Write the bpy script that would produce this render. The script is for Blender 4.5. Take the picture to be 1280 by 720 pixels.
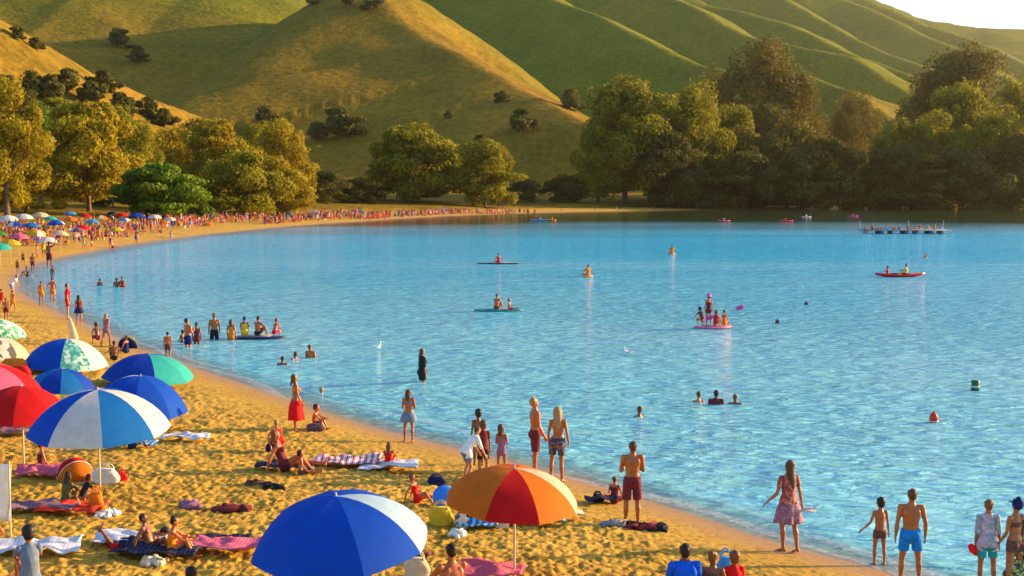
import bpy, bmesh, math, random
import numpy as np
from mathutils import Vector, Matrix, Euler
R = math.radians
random.seed(7); rng = np.random.default_rng(7)
for o in list(bpy.data.objects): bpy.data.objects.remove(o)
scn = bpy.context.scene
col = scn.collection

# ---------------------------------------------------------------- camera
CAMH, FPX, HOR = 6.6, 1600.0, 240.0
PITCH = math.atan((360 - HOR) / FPX)
cam = bpy.data.objects.new('camera', bpy.data.cameras.new('camera')); col.objects.link(cam)
cam.location = (0, 0, CAMH); cam.rotation_euler = (R(90) - PITCH, 0, 0)
cam.data.lens = 45; cam.data.sensor_width = 36; cam.data.clip_end = 9000; cam.data.clip_start = 0.1
scn.camera = cam

# ---------------------------------------------------------------- light
HAZE = 0.000055
SUN_EL, SUN_AZ = 14.0, 20.0          # azimuth measured from +X towards +Y (beyond the scene)
w = bpy.data.worlds.new('World'); scn.world = w; w.use_nodes = True
nt = w.node_tree; bg = nt.nodes['Background']
sky = nt.nodes.new('ShaderNodeTexSky'); sky.sky_type = 'NISHITA'; sky.sun_disc = False
sky.sun_elevation = R(SUN_EL); sky.sun_rotation = R(90 - SUN_AZ)
sky.air_density = 1.0; sky.dust_density = 1.0; sky.ozone_density = 3.5
nt.links.new(sky.outputs[0], bg.inputs[0]); bg.inputs[1].default_value = 0.15
sl = bpy.data.lights.new('sun', 'SUN'); sun = bpy.data.objects.new('sun', sl); col.objects.link(sun)
sl.energy = 4.8; sl.angle = R(0.5); sl.color = (1.0, 0.66, 0.30)
sd = Vector((math.cos(R(SUN_EL)) * math.cos(R(SUN_AZ)), math.cos(R(SUN_EL)) * math.sin(R(SUN_AZ)), math.sin(R(SUN_EL))))
sun.rotation_euler = sd.to_track_quat('Z', 'Y').to_euler()
scn.view_settings.view_transform = 'Standard'; scn.view_settings.look = 'None'
scn.view_settings.exposure = 1.28; scn.view_settings.gamma = 1
scn.render.engine = 'CYCLES'
scn.cycles.max_bounces = 5; scn.cycles.transparent_max_bounces = 8

# ---------------------------------------------------------------- helpers
def raydir(px, py):
    c = ((px - 640) / FPX, 1.0, -(py - 360) / FPX)
    cp, sp = math.cos(PITCH), math.sin(PITCH)
    return (c[0], c[1] * cp + c[2] * sp, -c[1] * sp + c[2] * cp)
def at(px, py, Y):
    d = raydir(px, py); k = Y / d[1]
    return Vector((d[0] * k, Y, CAMH + d[2] * k))
def water_pt(px, py, z=0.0):
    d = raydir(px, py); k = (z - CAMH) / d[2]
    return Vector((d[0] * k, d[1] * k, z))

def tag(o, label=None, cat=None, group=None, kind=None):
    if label: o['label'] = label
    if cat: o['category'] = cat
    if group: o['group'] = group
    if kind: o['kind'] = kind
    return o
def link(o, parent=None):
    col.objects.link(o)
    if parent: o.parent = parent
    return o
def empty(name, loc, rz=0):
    o = bpy.data.objects.new(name, None); o.location = loc; o.rotation_euler = (0, 0, rz); o.empty_display_size = 0.2
    return link(o)
def mesh_np(name, V, F, mats=(), smooth=True, mi=None):
    V = np.asarray(V, dtype=np.float32); me = bpy.data.meshes.new(name)
    if isinstance(F, np.ndarray):
        n = F.shape[1]; me.vertices.add(len(V)); me.vertices.foreach_set('co', V.ravel())
        me.loops.add(F.size); me.loops.foreach_set('vertex_index', F.ravel().astype(np.int32))
        me.polygons.add(len(F)); me.polygons.foreach_set('loop_start', np.arange(0, F.size, n, dtype=np.int32))
        me.polygons.foreach_set('loop_total', np.full(len(F), n, dtype=np.int32))
        me.update(calc_edges=True)
    else:
        me.from_pydata([tuple(map(float, v)) for v in V], [], F); me.update()
    for m in mats: me.materials.append(m)
    if mi is not None: me.polygons.foreach_set('material_index', np.asarray(mi, dtype=np.int32))
    if smooth: me.polygons.foreach_set('use_smooth', np.ones(len(me.polygons), dtype=bool))
    me.validate(); return me
def obj(name, me, parent=None):
    return link(bpy.data.objects.new(name, me), parent)

class MB:
    """collects shapes for ONE mesh"""
    def __init__(s): s.v = []; s.f = []; s.m = []
    def add(s, v, f, m=0):
        b = len(s.v); s.v += [tuple(p) for p in v]; s.f += [tuple(i + b for i in q) for q in f]; s.m += [m] * len(f)
    def box(s, c, d, rot=None, m=0, taper=1.0):
        x, y, z = d[0] / 2, d[1] / 2, d[2] / 2; v = []
        for zz, t in ((-z, 1), (z, taper)):
            for a, b in ((-1, -1), (1, -1), (1, 1), (-1, 1)): v.append(Vector((a * x * t, b * y * t, zz)))
        if rot: M = Euler(rot).to_matrix(); v = [M @ p for p in v]
        c = Vector(c); s.add([p + c for p in v], [(3, 2, 1, 0), (4, 5, 6, 7), (0, 1, 5, 4), (1, 2, 6, 5), (2, 3, 7, 6), (3, 0, 4, 7)], m)
    def sweep(s, st, n=12, m=0, cap=True):
        """st: list of (pos, rx, ry, X, Y) rings; domed ends"""
        rings = []
        if cap:
            def dome(a, b):
                p, rx, ry, X, Y = a; d = (Vector(p) - Vector(b[0])); d = d.normalized() if d.length > 1e-6 else X.cross(Y)
                r = (rx + ry) / 2
                return [(Vector(p) + d * r * math.sin(t), rx * math.cos(t), ry * math.cos(t), X, Y) for t in (R(30), R(60), R(85))]
            st = dome(st[0], st[1])[::-1] + list(st) + dome(st[-1], st[-2])
        v = []
        for p, rx, ry, X, Y in st:
            for i in range(n):
                a = 2 * math.pi * i / n; v.append(Vector(p) + X * (rx * math.cos(a)) + Y * (ry * math.sin(a)))
        f = []
        for k in range(len(st) - 1):
            for i in range(n):
                j = (i + 1) % n; f.append((k * n + i, k * n + j, (k + 1) * n + j, (k + 1) * n + i))
        f.append(tuple(range(n))[::-1]); L = (len(st) - 1) * n; f.append(tuple(L + i for i in range(n)))
        s.add(v, f, m)
    def limb(s, pts, rad, n=10, m=0, cap=True, ref=None, flat=1.0):
        st = []
        for i, p in enumerate(pts):
            a = Vector(pts[max(i - 1, 0)]); b = Vector(pts[min(i + 1, len(pts) - 1)]); d = (b - a).normalized()
            r = Vector(ref) if ref is not None else (Vector((0, 1, 0)) if abs(d.y) < .9 else Vector((1, 0, 0)))
            X = d.cross(r).normalized(); Y = X.cross(d).normalized()
            st.append((p, rad[i], rad[i] * flat, X, -Y if False else Y))
        s.sweep(st, n, m, cap)
    def ell(s, c, r, M=None, n=12, k=8, m=0):
        c = Vector(c); v = []; f = []
        for j in range(1, k):
            t = math.pi * j / k
            for i in range(n):
                a = 2 * math.pi * i / n
                p = Vector((r[0] * math.sin(t) * math.cos(a), r[1] * math.sin(t) * math.sin(a), r[2] * math.cos(t)))
                v.append(c + (M @ p if M else p))
        for j in range(k - 2):
            for i in range(n): v_ = (i + 1) % n; f.append((j * n + i, (j + 1) * n + i, (j + 1) * n + v_, j * n + v_))
        t_ = Vector((0, 0, r[2])); v.append(c + (M @ t_ if M else t_)); v.append(c - (M @ t_ if M else t_)); a0 = len(v) - 2
        for i in range(n):
            j = (i + 1) % n; f.append((a0, i, j)); f.append((a0 + 1, (k - 2) * n + j, (k - 2) * n + i))
        s.add(v, f, m)
    def mesh(s, name, mats=(), smooth=True):
        return mesh_np(name, s.v, s.f, mats, smooth, s.m)
    def build(s, name, mats, parent=None, smooth=True):
        if not isinstance(mats, (list, tuple)): mats = [mats]
        return obj(name, s.mesh(name, mats, smooth), parent)

# ---------------------------------------------------------------- materials
def new_mat(name):
    m = bpy.data.materials.new(name); m.use_nodes = True; return m, m.node_tree, m.node_tree.nodes['Principled BSDF']
def N(nt, t, **kw):
    n = nt.nodes.new(t)
    for k, v in kw.items():
        if k in n.inputs: n.inputs[k].default_value = v
        else: setattr(n, k, v)
    return n
def ramp(nt, src, stops):
    r = nt.nodes.new('ShaderNodeValToRGB'); e = r.color_ramp.elements
    while len(e) > 1: e.remove(e[-1])
    for i, (p, c) in enumerate(stops):
        q = e[0] if i == 0 else e.new(p)
        q.position = p; q.color = (*c, 1) if len(c) == 3 else c
    nt.links.new(src, r.inputs[0]); return r
def mixc(nt, fac, a, b, mode='MIX'):
    n = nt.nodes.new('ShaderNodeMix'); n.data_type = 'RGBA'; n.blend_type = mode
    for s, v in ((n.inputs[0], fac), (n.inputs[6], a), (n.inputs[7], b)):
        if hasattr(v, 'is_output'): nt.links.new(v, s)
        elif isinstance(v, (int, float)): s.default_value = v
        else: s.default_value = (*v, 1)
    return n.outputs[2]
_mc = {}
def plain(name, c, rough=0.6, var=0.12, scale=20.0, spec=0.3, bump=0.0):
    key = (name, tuple(c), rough)
    if key in _mc: return _mc[key]
    m, nt, p = new_mat(name)
    tc = N(nt, 'ShaderNodeTexCoord'); no = N(nt, 'ShaderNodeTexNoise', Scale=scale, Detail=4.0)
    nt.links.new(tc.outputs['Object'], no.inputs['Vector'])
    lo = tuple(x * (1 - var) for x in c); hi = tuple(min(1, x * (1 + var)) for x in c)
    r = ramp(nt, no.outputs[0], [(0.3, lo), (0.7, hi)]); nt.links.new(r.outputs[0], p.inputs['Base Color'])
    p.inputs['Roughness'].default_value = rough; p.inputs['Specular IOR Level'].default_value = spec
    if bump:
        b = N(nt, 'ShaderNodeBump', Strength=bump, Distance=0.01); nt.links.new(no.outputs[0], b.inputs['Height']); nt.links.new(b.outputs[0], p.inputs['Normal'])
    _mc[key] = m; return m
def cloth(name, c, var=0.15, trans=0.38, scale=6.0):
    key = ('cloth' + name, tuple(c))
    if key in _mc: return _mc[key]
    m, nt, p = new_mat(name)
    tc = N(nt, 'ShaderNodeTexCoord'); no = N(nt, 'ShaderNodeTexNoise', Scale=scale, Detail=5.0)
    nt.links.new(tc.outputs['Object'], no.inputs['Vector'])
    lo = tuple(x * (1 - var) for x in c); r = ramp(nt, no.outputs[0], [(0.3, lo), (0.7, c)])
    nt.links.new(r.outputs[0], p.inputs['Base Color']); p.inputs['Roughness'].default_value = 0.75; p.inputs['Specular IOR Level'].default_value = 0.2
    b = N(nt, 'ShaderNodeBump', Strength=0.25, Distance=0.02); nt.links.new(no.outputs[0], b.inputs['Height']); nt.links.new(b.outputs[0], p.inputs['Normal'])
    tr = N(nt, 'ShaderNodeBsdfTranslucent'); nt.links.new(r.outputs[0], tr.inputs[0])
    mx = N(nt, 'ShaderNodeMixShader'); mx.inputs[0].default_value = trans
    nt.links.new(p.outputs[0], mx.inputs[1]); nt.links.new(tr.outputs[0], mx.inputs[2])
    nt.links.new(mx.outputs[0], nt.nodes['Material Output'].inputs[0])
    _mc[key] = m; return m
def stripes(name, cols, scale=4.0, axis='X', noise=1.5):
    m, nt, p = new_mat(name)
    tc = N(nt, 'ShaderNodeTexCoord'); wv = N(nt, 'ShaderNodeTexWave', Scale=scale, Distortion=noise); wv.bands_direction = axis
    nt.links.new(tc.outputs['Object'], wv.inputs['Vector'])
    st = [(i / len(cols), c) for i, c in enumerate(cols)]
    r = ramp(nt, wv.outputs[1], st); r.color_ramp.interpolation = 'CONSTANT'
    nt.links.new(r.outputs[0], p.inputs['Base Color']); p.inputs['Roughness'].default_value = .9; p.inputs['Specular IOR Level'].default_value = .1
    return m
def patches(name, cols, scale=6.0, trans=0.0):
    m, nt, p = new_mat(name)
    tc = N(nt, 'ShaderNodeTexCoord'); vo = N(nt, 'ShaderNodeTexVoronoi', Scale=scale)
    nt.links.new(tc.outputs['Object'], vo.inputs['Vector'])
    sp = N(nt, 'ShaderNodeSeparateColor'); nt.links.new(vo.outputs['Color'], sp.inputs[0])
    r = ramp(nt, sp.outputs[0], [(i / len(cols), c) for i, c in enumerate(cols)]); r.color_ramp.interpolation = 'CONSTANT'
    nt.links.new(r.outputs[0], p.inputs['Base Color']); p.inputs['Roughness'].default_value = .85
    return m

def skin_mat(name, c):
    m, nt, p = new_mat(name)
    tc = N(nt, 'ShaderNodeTexCoord'); no = N(nt, 'ShaderNodeTexNoise', Scale=7.0, Detail=5.0)
    nt.links.new(tc.outputs['Object'], no.inputs['Vector'])
    r = ramp(nt, no.outputs[0], [(0.3, tuple(x * .8 for x in c)), (0.7, (c[0] * 1.08, c[1] * 1.12, c[2] * 1.15))])
    nt.links.new(r.outputs[0], p.inputs['Base Color']); p.inputs['Roughness'].default_value = .42; p.inputs['Specular IOR Level'].default_value = .45
    p.inputs['Subsurface Weight'].default_value = 0.0
    return m
SKIN = {'tan': skin_mat('skin_tan', (0.42, 0.125, 0.028)), 'fair': skin_mat('skin_fair', (0.60, 0.23, 0.08)),
        'brown': skin_mat('skin_brown', (0.24, 0.08, 0.025)), 'red': skin_mat('skin_sunburnt', (0.52, 0.125, 0.03))}
HAIR = {'dark': plain('hair_dark', (0.02, 0.012, 0.008), .5, .3, 60), 'brown': plain('hair_brown', (0.10, 0.045, 0.018), .5, .3, 60),
        'blond': plain('hair_blond', (0.36, 0.21, 0.08), .5, .3, 60), 'auburn': plain('hair_auburn', (0.2, 0.07, 0.02), .5, .3, 60)}
C = dict(red=(.74, .012, .012), orange=(.82, .22, .01), yellow=(.75, .52, .03), blue=(.01, .07, .5), sky=(.08, .36, .75), teal=(.02, .30, .26),
         turq=(.05, .55, .48), white=(.8, .78, .72), cream=(.75, .62, .42), grey=(.25, .25, .26), black=(.02, .02, .025), navy=(.012, .02, .10),
         maroon=(.16, .025, .03), brown=(.14, .06, .04), pink=(.75, .16, .28), mauve=(.32, .14, .22), green=(.05, .3, .06), slate=(.16, .2, .27),
         royal=(.005, .10, .62), cyan=(.01, .20, .58), magenta=(.6, .05, .3), olive=(.13, .12, .04), pale=(.5, .68, .8))
def fab(c): return plain('fabric_' + c, C[c], .8, .18, 14, .15, .3)

# ---------------------------------------------------------------- shoreline and beach height
SH_PX = [(1130, 723), (1085, 708), (1040, 697), (990, 684), (940, 669), (900, 655), (870, 645), (830, 632), (790, 619), (745, 606), (700, 593), (650, 580),
         (600, 568), (560, 558), (520, 548), (480, 538), (440, 526), (400, 513), (360, 498), (320, 485), (280, 472), (240, 458), (200, 444), (160, 429),
         (130, 416), (105, 404), (80, 393), (40, 375), (22, 362), (17, 350), (28, 338), (48, 329), (75, 323), (115, 315), (150, 308), (180, 304),
         (220, 298), (260, 293), (290, 290), (350, 284), (400, 280), (450, 277), (490, 274), (560, 270), (640, 267), (700, 265.5), (850, 263), (930, 262),
         (1100, 260.5), (1280, 259.5), (1500, 259)]
SH = [(60, -60), (26, -12), (15, 8), (9.6, 16.5)] + [tuple(water_pt(*p).xy) for p in SH_PX] + [(900, 560), (2500, 600)]
SHA = np.array(SH); 
def shore_dist(x, y):
    """signed distance to the shoreline, + on land"""
    x = np.asarray(x, float); y = np.asarray(y, float); sh = x.shape; x = x.ravel(); y = y.ravel()
    best = np.full(x.shape, 1e12); sg = np.ones(x.shape)
    for i in range(len(SHA) - 1):
        ax, ay = SHA[i]; bx, by = SHA[i + 1]; dx, dy = bx - ax, by - ay; L = dx * dx + dy * dy
        t = np.clip(((x - ax) * dx + (y - ay) * dy) / L, 0, 1); ex = x - ax - t * dx; ey = y - ay - t * dy
        d = ex * ex + ey * ey; cr = dx * ey - dy * ex
        u = d < best - 1e-9; best = np.where(u, d, best); sg = np.where(u, np.where(cr > 0, 1.0, -1.0), sg)
    return (np.sqrt(best) * sg).reshape(sh)
def sand_z(x, y, s=None):
    if s is None: s = shore_dist(x, y)
    s = np.asarray(s)
    land = .72 * (1 - np.exp(-np.maximum(s, 0) / 8.0)) + .012 * np.maximum(s, 0)
    return np.where(s > 0, land, np.maximum(-2.5, s * .05))
def ground(px, py):
    """point of the sand under a pixel of the plan"""
    d = raydir(px, py); z = 0.6
    for _ in range(8):
        k = (z - CAMH) / d[2]; x, y = d[0] * k, d[1] * k; z = .6 * z + .4 * max(0.0, float(sand_z(np.array([x]), np.array([y]))[0]))
    return Vector((x, y, float(sand_z(np.array([x]), np.array([y]))[0])))

# value noise with numpy
def vnoise(x, y, seed=0):
    xi = np.floor(x).astype(np.int64); yi = np.floor(y).astype(np.int64); fx = x - xi; fy = y - yi
    fx = fx * fx * (3 - 2 * fx); fy = fy * fy * (3 - 2 * fy)
    def h(a, b):
        n = (a * 374761393 + b * 668265263 + seed * 1442695041) & 0x7fffffff; n = (n ^ (n >> 13)) * 1274126177 & 0x7fffffff
        return ((n ^ (n >> 16)) & 0xffff) / 65535.0
    return (h(xi, yi) * (1 - fx) + h(xi + 1, yi) * fx) * (1 - fy) + (h(xi, yi + 1) * (1 - fx) + h(xi + 1, yi + 1) * fx) * fy
def grid_faces(nr, nc):
    i = np.arange(nr - 1)[:, None] * nc + np.arange(nc - 1)[None, :]
    return np.stack([i, i + 1, i + nc + 1, i + nc], -1).reshape(-1, 4)
def rows(y0, segs):
    ys = [y0]
    for lim, ratio in segs:
        while ys[-1] < lim: ys.append(ys[-1] * (1 + ratio))
    return np.array(ys)

# --- beach sheet
ys = rows(9.0, [(16, .012), (34, .0021), (70, .0038), (700, .012)])
us = np.concatenate([np.linspace(-1.6, -.46, 40)[:-1], np.linspace(-.46, .42, 620), np.linspace(.42, 1.2, 25)[1:]])
Y, U = np.meshgrid(ys, us, indexing='ij'); X = U * np.maximum(Y, 12)
S = shore_dist(X, Y); Z = sand_z(X, Y, S)
fade = np.clip((S - 1.0) / 2.2, 0, 1) * np.clip((140 - Y) / 60, 0, 1)
nz = np.zeros_like(X)
for sc, am, sd_ in ((6.4, .042, 1), (11.5, .034, 2), (1.3, .03, 3), (3.1, .030, 7)):
    wx = X * sc + 1.3 * vnoise(X * .8, Y * .8, 9 + sd_); wy = Y * sc * .93 + 1.3 * vnoise(X * .7 + 40, Y * .7, 19 + sd_)
    v = vnoise(wx, wy, sd_); nz += am * (np.abs(2 * v - 1) if sc > 4 else v)
trod = np.exp(-((S - 3.2) / .5) ** 2) * (vnoise(X * 2.6, Y * 2.2, 77) > .62) * -.035
Z = Z + np.where(Y < 80, trod, 0) + fade * (nz - .05) * 1.2 + np.clip(S / 3, 0, 1) * .04 * (vnoise(X * .25, Y * .25, 4) - .5)
V = np.stack([X, Y, Z], -1).reshape(-1, 3)
m, nt_, p = new_mat('sand')
geo = N(nt_, 'ShaderNodeNewGeometry'); sp = N(nt_, 'ShaderNodeSeparateXYZ'); nt_.links.new(geo.outputs['Position'], sp.inputs[0])
n1 = N(nt_, 'ShaderNodeTexNoise', Scale=.35, Detail=6.0); n2 = N(nt_, 'ShaderNodeTexNoise', Scale=7.5, Detail=6.0, Roughness=.7); n3 = N(nt_, 'ShaderNodeTexNoise', Scale=60.0, Detail=3.0)
for n_ in (n1, n2, n3): nt_.links.new(geo.outputs['Position'], n_.inputs['Vector'])
c1 = ramp(nt_, n1.outputs[0], [(.3, (.50, .28, .030)), (.7, (.63, .37, .05))])
c2 = ramp(nt_, n2.outputs[0], [(.38, (.42, .36, .32)), (.50, (.95, .95, .95)), (.75, (1.15, 1.15, 1.1))])
cc = mixc(nt_, 1.0, c1.outputs[0], c2.outputs[0], 'MULTIPLY')
wet = N(nt_, 'ShaderNodeMapRange'); wet.inputs[1].default_value = .02; wet.inputs[2].default_value = .13; wet.inputs[3].default_value = 1; wet.inputs[4].default_value = 0
nt_.links.new(sp.outputs[2], wet.inputs[0])
cc = mixc(nt_, wet.outputs[0], cc, (.42, .22, .06)); nt_.links.new(cc, p.inputs['Base Color'])
rr = N(nt_, 'ShaderNodeMapRange'); rr.inputs[3].default_value = .95; rr.inputs[4].default_value = .35; nt_.links.new(wet.outputs[0], rr.inputs[0]); nt_.links.new(rr.outputs[0], p.inputs['Roughness'])
b1 = N(nt_, 'ShaderNodeBump', Strength=.5, Distance=.04); b2 = N(nt_, 'ShaderNodeBump', Strength=.3, Distance=.01)
nt_.links.new(n2.outputs[0], b1.inputs['Height']); nt_.links.new(n3.outputs[0], b2.inputs['Height']); nt_.links.new(b1.outputs[0], b2.inputs['Normal']); nt_.links.new(b2.outputs[0], p.inputs['Normal'])
p.inputs['Specular IOR Level'].default_value = .2
SAND = m
tag(obj('beach', mesh_np('beach', V, grid_faces(len(ys), len(us)), [SAND])), kind='structure')

# --- lake
ys = rows(4.0, [(20, .03), (120, .012), (900, .02)]); us = np.linspace(-.8, 1.0, 420)
Y, U = np.meshgrid(ys, us, indexing='ij'); X = U * np.maximum(Y, 30)
S = shore_dist(X, Y)
me = mesh_np('lake_water', np.stack([X, Y, np.zeros_like(X)], -1).reshape(-1, 3), grid_faces(len(ys), len(us)))
a = me.attributes.new('shallow', 'FLOAT', 'POINT'); a.data.foreach_set('value', np.clip(1 + S / np.maximum(1.5, .03 * Y), 0, 1).ravel().astype(np.float32))
m, nt_, p = new_mat('lake_water')
geo = N(nt_, 'ShaderNodeNewGeometry')
def wnoise(scale, sx, det=3.0):
    mp = N(nt_, 'ShaderNodeMapping'); mp.inputs['Scale'].default_value = (sx, 1, 1); mp.inputs['Rotation'].default_value = (0, 0, R(4))
    nt_.links.new(geo.outputs['Position'], mp.inputs[0]); n_ = N(nt_, 'ShaderNodeTexNoise', Scale=scale, Detail=det, Distortion=.4)
    nt_.links.new(mp.outputs[0], n_.inputs['Vector']); return n_
w1 = wnoise(3.0, .40, 4); w2 = wnoise(.55, .45, 2); w3 = wnoise(.02, .35, 4)
patch = ramp(nt_, w3.outputs[0], [(.40, (.45,) * 3), (.60, (1,) * 3)])
bb1 = N(nt_, 'ShaderNodeBump', Distance=.42); nt_.links.new(w1.outputs[0], bb1.inputs['Height'])
gs = N(nt_, 'ShaderNodeSeparateXYZ'); nt_.links.new(geo.outputs['Position'], gs.inputs[0])
calm = N(nt_, 'ShaderNodeMapRange'); calm.inputs[1].default_value = 265; calm.inputs[2].default_value = 340; calm.inputs[3].default_value = 1; calm.inputs[4].default_value = .08
wob0 = N(nt_, 'ShaderNodeMath', operation='MULTIPLY_ADD'); nt_.links.new(w3.outputs[0], wob0.inputs[0]); wob0.inputs[1].default_value = 150; nt_.links.new(gs.outputs[1], wob0.inputs[2]); nt_.links.new(wob0.outputs[0], calm.inputs[0])
sm = N(nt_, 'ShaderNodeMath', operation='MULTIPLY'); nt_.links.new(patch.outputs[0], sm.inputs[0]); nt_.links.new(calm.outputs[0], sm.inputs[1]); nt_.links.new(sm.outputs[0], bb1.inputs['Strength'])
sm2 = N(nt_, 'ShaderNodeMath', operation='MULTIPLY'); sm2.inputs[0].default_value = .7; nt_.links.new(calm.outputs[0], sm2.inputs[1])
bb2 = N(nt_, 'ShaderNodeBump', Distance=.5); nt_.links.new(sm2.outputs[0], bb2.inputs['Strength']); nt_.links.new(w2.outputs[0], bb2.inputs['Height']); nt_.links.new(bb1.outputs[0], bb2.inputs['Normal'])
nt_.links.new(bb2.outputs[0], p.inputs['Normal'])
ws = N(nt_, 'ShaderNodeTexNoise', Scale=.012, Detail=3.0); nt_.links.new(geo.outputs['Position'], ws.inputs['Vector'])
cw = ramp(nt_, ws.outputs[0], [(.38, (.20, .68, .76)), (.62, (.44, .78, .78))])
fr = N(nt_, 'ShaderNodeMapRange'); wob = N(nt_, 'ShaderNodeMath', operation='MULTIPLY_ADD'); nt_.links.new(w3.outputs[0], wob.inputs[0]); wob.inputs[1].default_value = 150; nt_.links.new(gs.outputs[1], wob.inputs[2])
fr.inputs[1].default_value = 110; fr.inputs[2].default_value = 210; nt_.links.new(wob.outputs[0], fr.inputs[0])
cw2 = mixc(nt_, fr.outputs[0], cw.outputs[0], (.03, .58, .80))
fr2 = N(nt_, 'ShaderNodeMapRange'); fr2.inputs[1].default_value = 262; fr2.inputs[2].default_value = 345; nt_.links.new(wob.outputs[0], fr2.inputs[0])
cw3 = mixc(nt_, fr2.outputs[0], cw2, (.035, .06, .015))  # dark tree reflection painted into the water colour along the far shore
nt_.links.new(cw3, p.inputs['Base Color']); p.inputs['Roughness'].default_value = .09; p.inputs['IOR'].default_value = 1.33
at_ = N(nt_, 'ShaderNodeAttribute', attribute_name='shallow')
al = N(nt_, 'ShaderNodeMapRange'); al.inputs[3].default_value = 1.0; al.inputs[4].default_value = .25; nt_.links.new(at_.outputs['Fac'], al.inputs[0]); nt_.links.new(al.outputs[0], p.inputs['Alpha'])
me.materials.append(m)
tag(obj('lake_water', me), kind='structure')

# --- foam line lapping along the near shore
P0 = [Vector((*q, 0)) for q in SH[3:36]]; pts = []
for a_, b_ in zip(P0[:-1], P0[1:]):
    n_ = max(1, int((b_ - a_).length / .12)); pts += [a_.lerp(b_, i / n_) for i in range(n_)]
mf, ntf, pf = new_mat('foam'); gf = N(ntf, 'ShaderNodeNewGeometry'); nf = N(ntf, 'ShaderNodeTexNoise', Scale=9.0, Detail=6.0, Roughness=.7); ntf.links.new(gf.outputs['Position'], nf.inputs['Vector'])
rf = ramp(ntf, nf.outputs[0], [(.40, (0, 0, 0)), (.70, (.6, .6, .6))]); ntf.links.new(rf.outputs[0], pf.inputs['Alpha']); pf.inputs['Base Color'].default_value = (.75, .74, .76, 1); pf.inputs['Roughness'].default_value = .4
def strip(off, wid, seed, z):
    v = []; 
    for i, q in enumerate(pts):
        a_ = pts[max(i - 4, 0)]; b_ = pts[min(i + 4, len(pts) - 1)]; d = (b_ - a_).normalized(); n_ = Vector((d.y, -d.x, 0))
        o_ = off + .5 * math.sin(i * .021 + seed) * .6 + .25 * math.sin(i * .067 + seed * 2); w_ = wid * (.6 + .4 * math.sin(i * .043 + seed * 3))
        v += [q + n_ * o_ + Vector((0, 0, z)), q + n_ * (o_ + w_ * .5) + Vector((0, 0, z + .01)), q + n_ * (o_ + w_) + Vector((0, 0, z))]
    f = [(3 * i + k, 3 * i + 3 + k, 3 * i + 4 + k, 3 * i + 1 + k) for i in range(len(pts) - 1) for k in (0, 1)]
    return v, f
fb = MB(); fb.add(*strip(-.1, .42, 1, .012)); fb.add(*strip(.95, .3, 4, .012))
tag(fb.build('foam_line', mf), kind='structure')

# ---------------------------------------------------------------- hills
SPURS = [ # (points (px,py,dist), slope left, slope right, crest rounding)
 ([(-260, -90, 400), (-100, -25, 430), (0, 33, 465), (50, 64, 495), (95, 93, 520), (135, 104, 545), (180, 122, 570), (230, 137, 590), (280, 155, 600), (330, 200, 600), (370, 236, 600)], .62, .6, 6),
 ([(-500, -120, 1150), (-100, -70, 1100), (150, -45, 1080), (250, -25, 1080), (300, -22, 1110), (345, -18, 1180), (390, -16, 1260), (425, -15, 1330)], .40, .40, 20),
 ([(460, -30, 930), (485, 4, 880), (510, 26, 850), (540, 50, 815), (600, 86, 765), (660, 118, 712), (700, 138, 675), (735, 158, 645), (765, 215, 615), (775, 240, 605)], .26, .62, 13, [(640, -90, 1500), (520, -50, 1150), (430, -22, 900), (400, 0, 860), (340, 36, 800), (285, 68, 740), (240, 92, 690), (200, 116, 640), (150, 160, 590), (120, 200, 560)]),
 ([(560, -90, 1500), (640, -32, 1400), (700, 0, 1310), (760, 27, 1225), (820, 54, 1150), (885, 82, 1080), (950, 90, 1040), (1010, 93, 1010), (1065, 113, 950), (1110, 150, 900), (1130, 190, 860)], .50, .6, 27),
 ([(760, -50, 1750), (850, 0, 1640), (905, 29, 1560), (960, 51, 1490), (1010, 62, 1440), (1060, 67, 1400), (1100, 90, 1340), (1140, 120, 1280), (1160, 170, 1200)], .52, .6, 27),
 ([(800, -35, 2000), (885, 6, 1930), (980, 28, 1820), (1030, 52, 1740), (1080, 74, 1670), (1135, 93, 1600), (1180, 130, 1500), (1200, 180, 1400)], .52, .6, 24),
 ([(930, -40, 2350), (975, -4, 2280), (1015, 20, 2200), (1060, 45, 2120), (1095, 61, 2060), (1150, 82, 1970), (1210, 120, 1850), (1240, 180, 1700)], .52, .6, 24),
 ([(990, -40, 2650), (1060, -1, 2560), (1130, 30, 2450), (1195, 60, 2350), (1260, 100, 2200), (1300, 160, 2000)], .52, .6, 24),
 ([(1040, -25, 2850), (1090, 0, 2780), (1160, 31, 2680), (1228, 56, 2560), (1300, 90, 2400)], .52, .6, 24),
 ([(900, -90, 3300), (1030, -35, 3200), (1095, 1, 3100), (1150, 22, 3050), (1225, 35, 3000), (1290, 37, 3000), (1400, 50, 3000), (1600, 60, 3000), (2100, 90, 3000)], .3, .4, 40),
]
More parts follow.
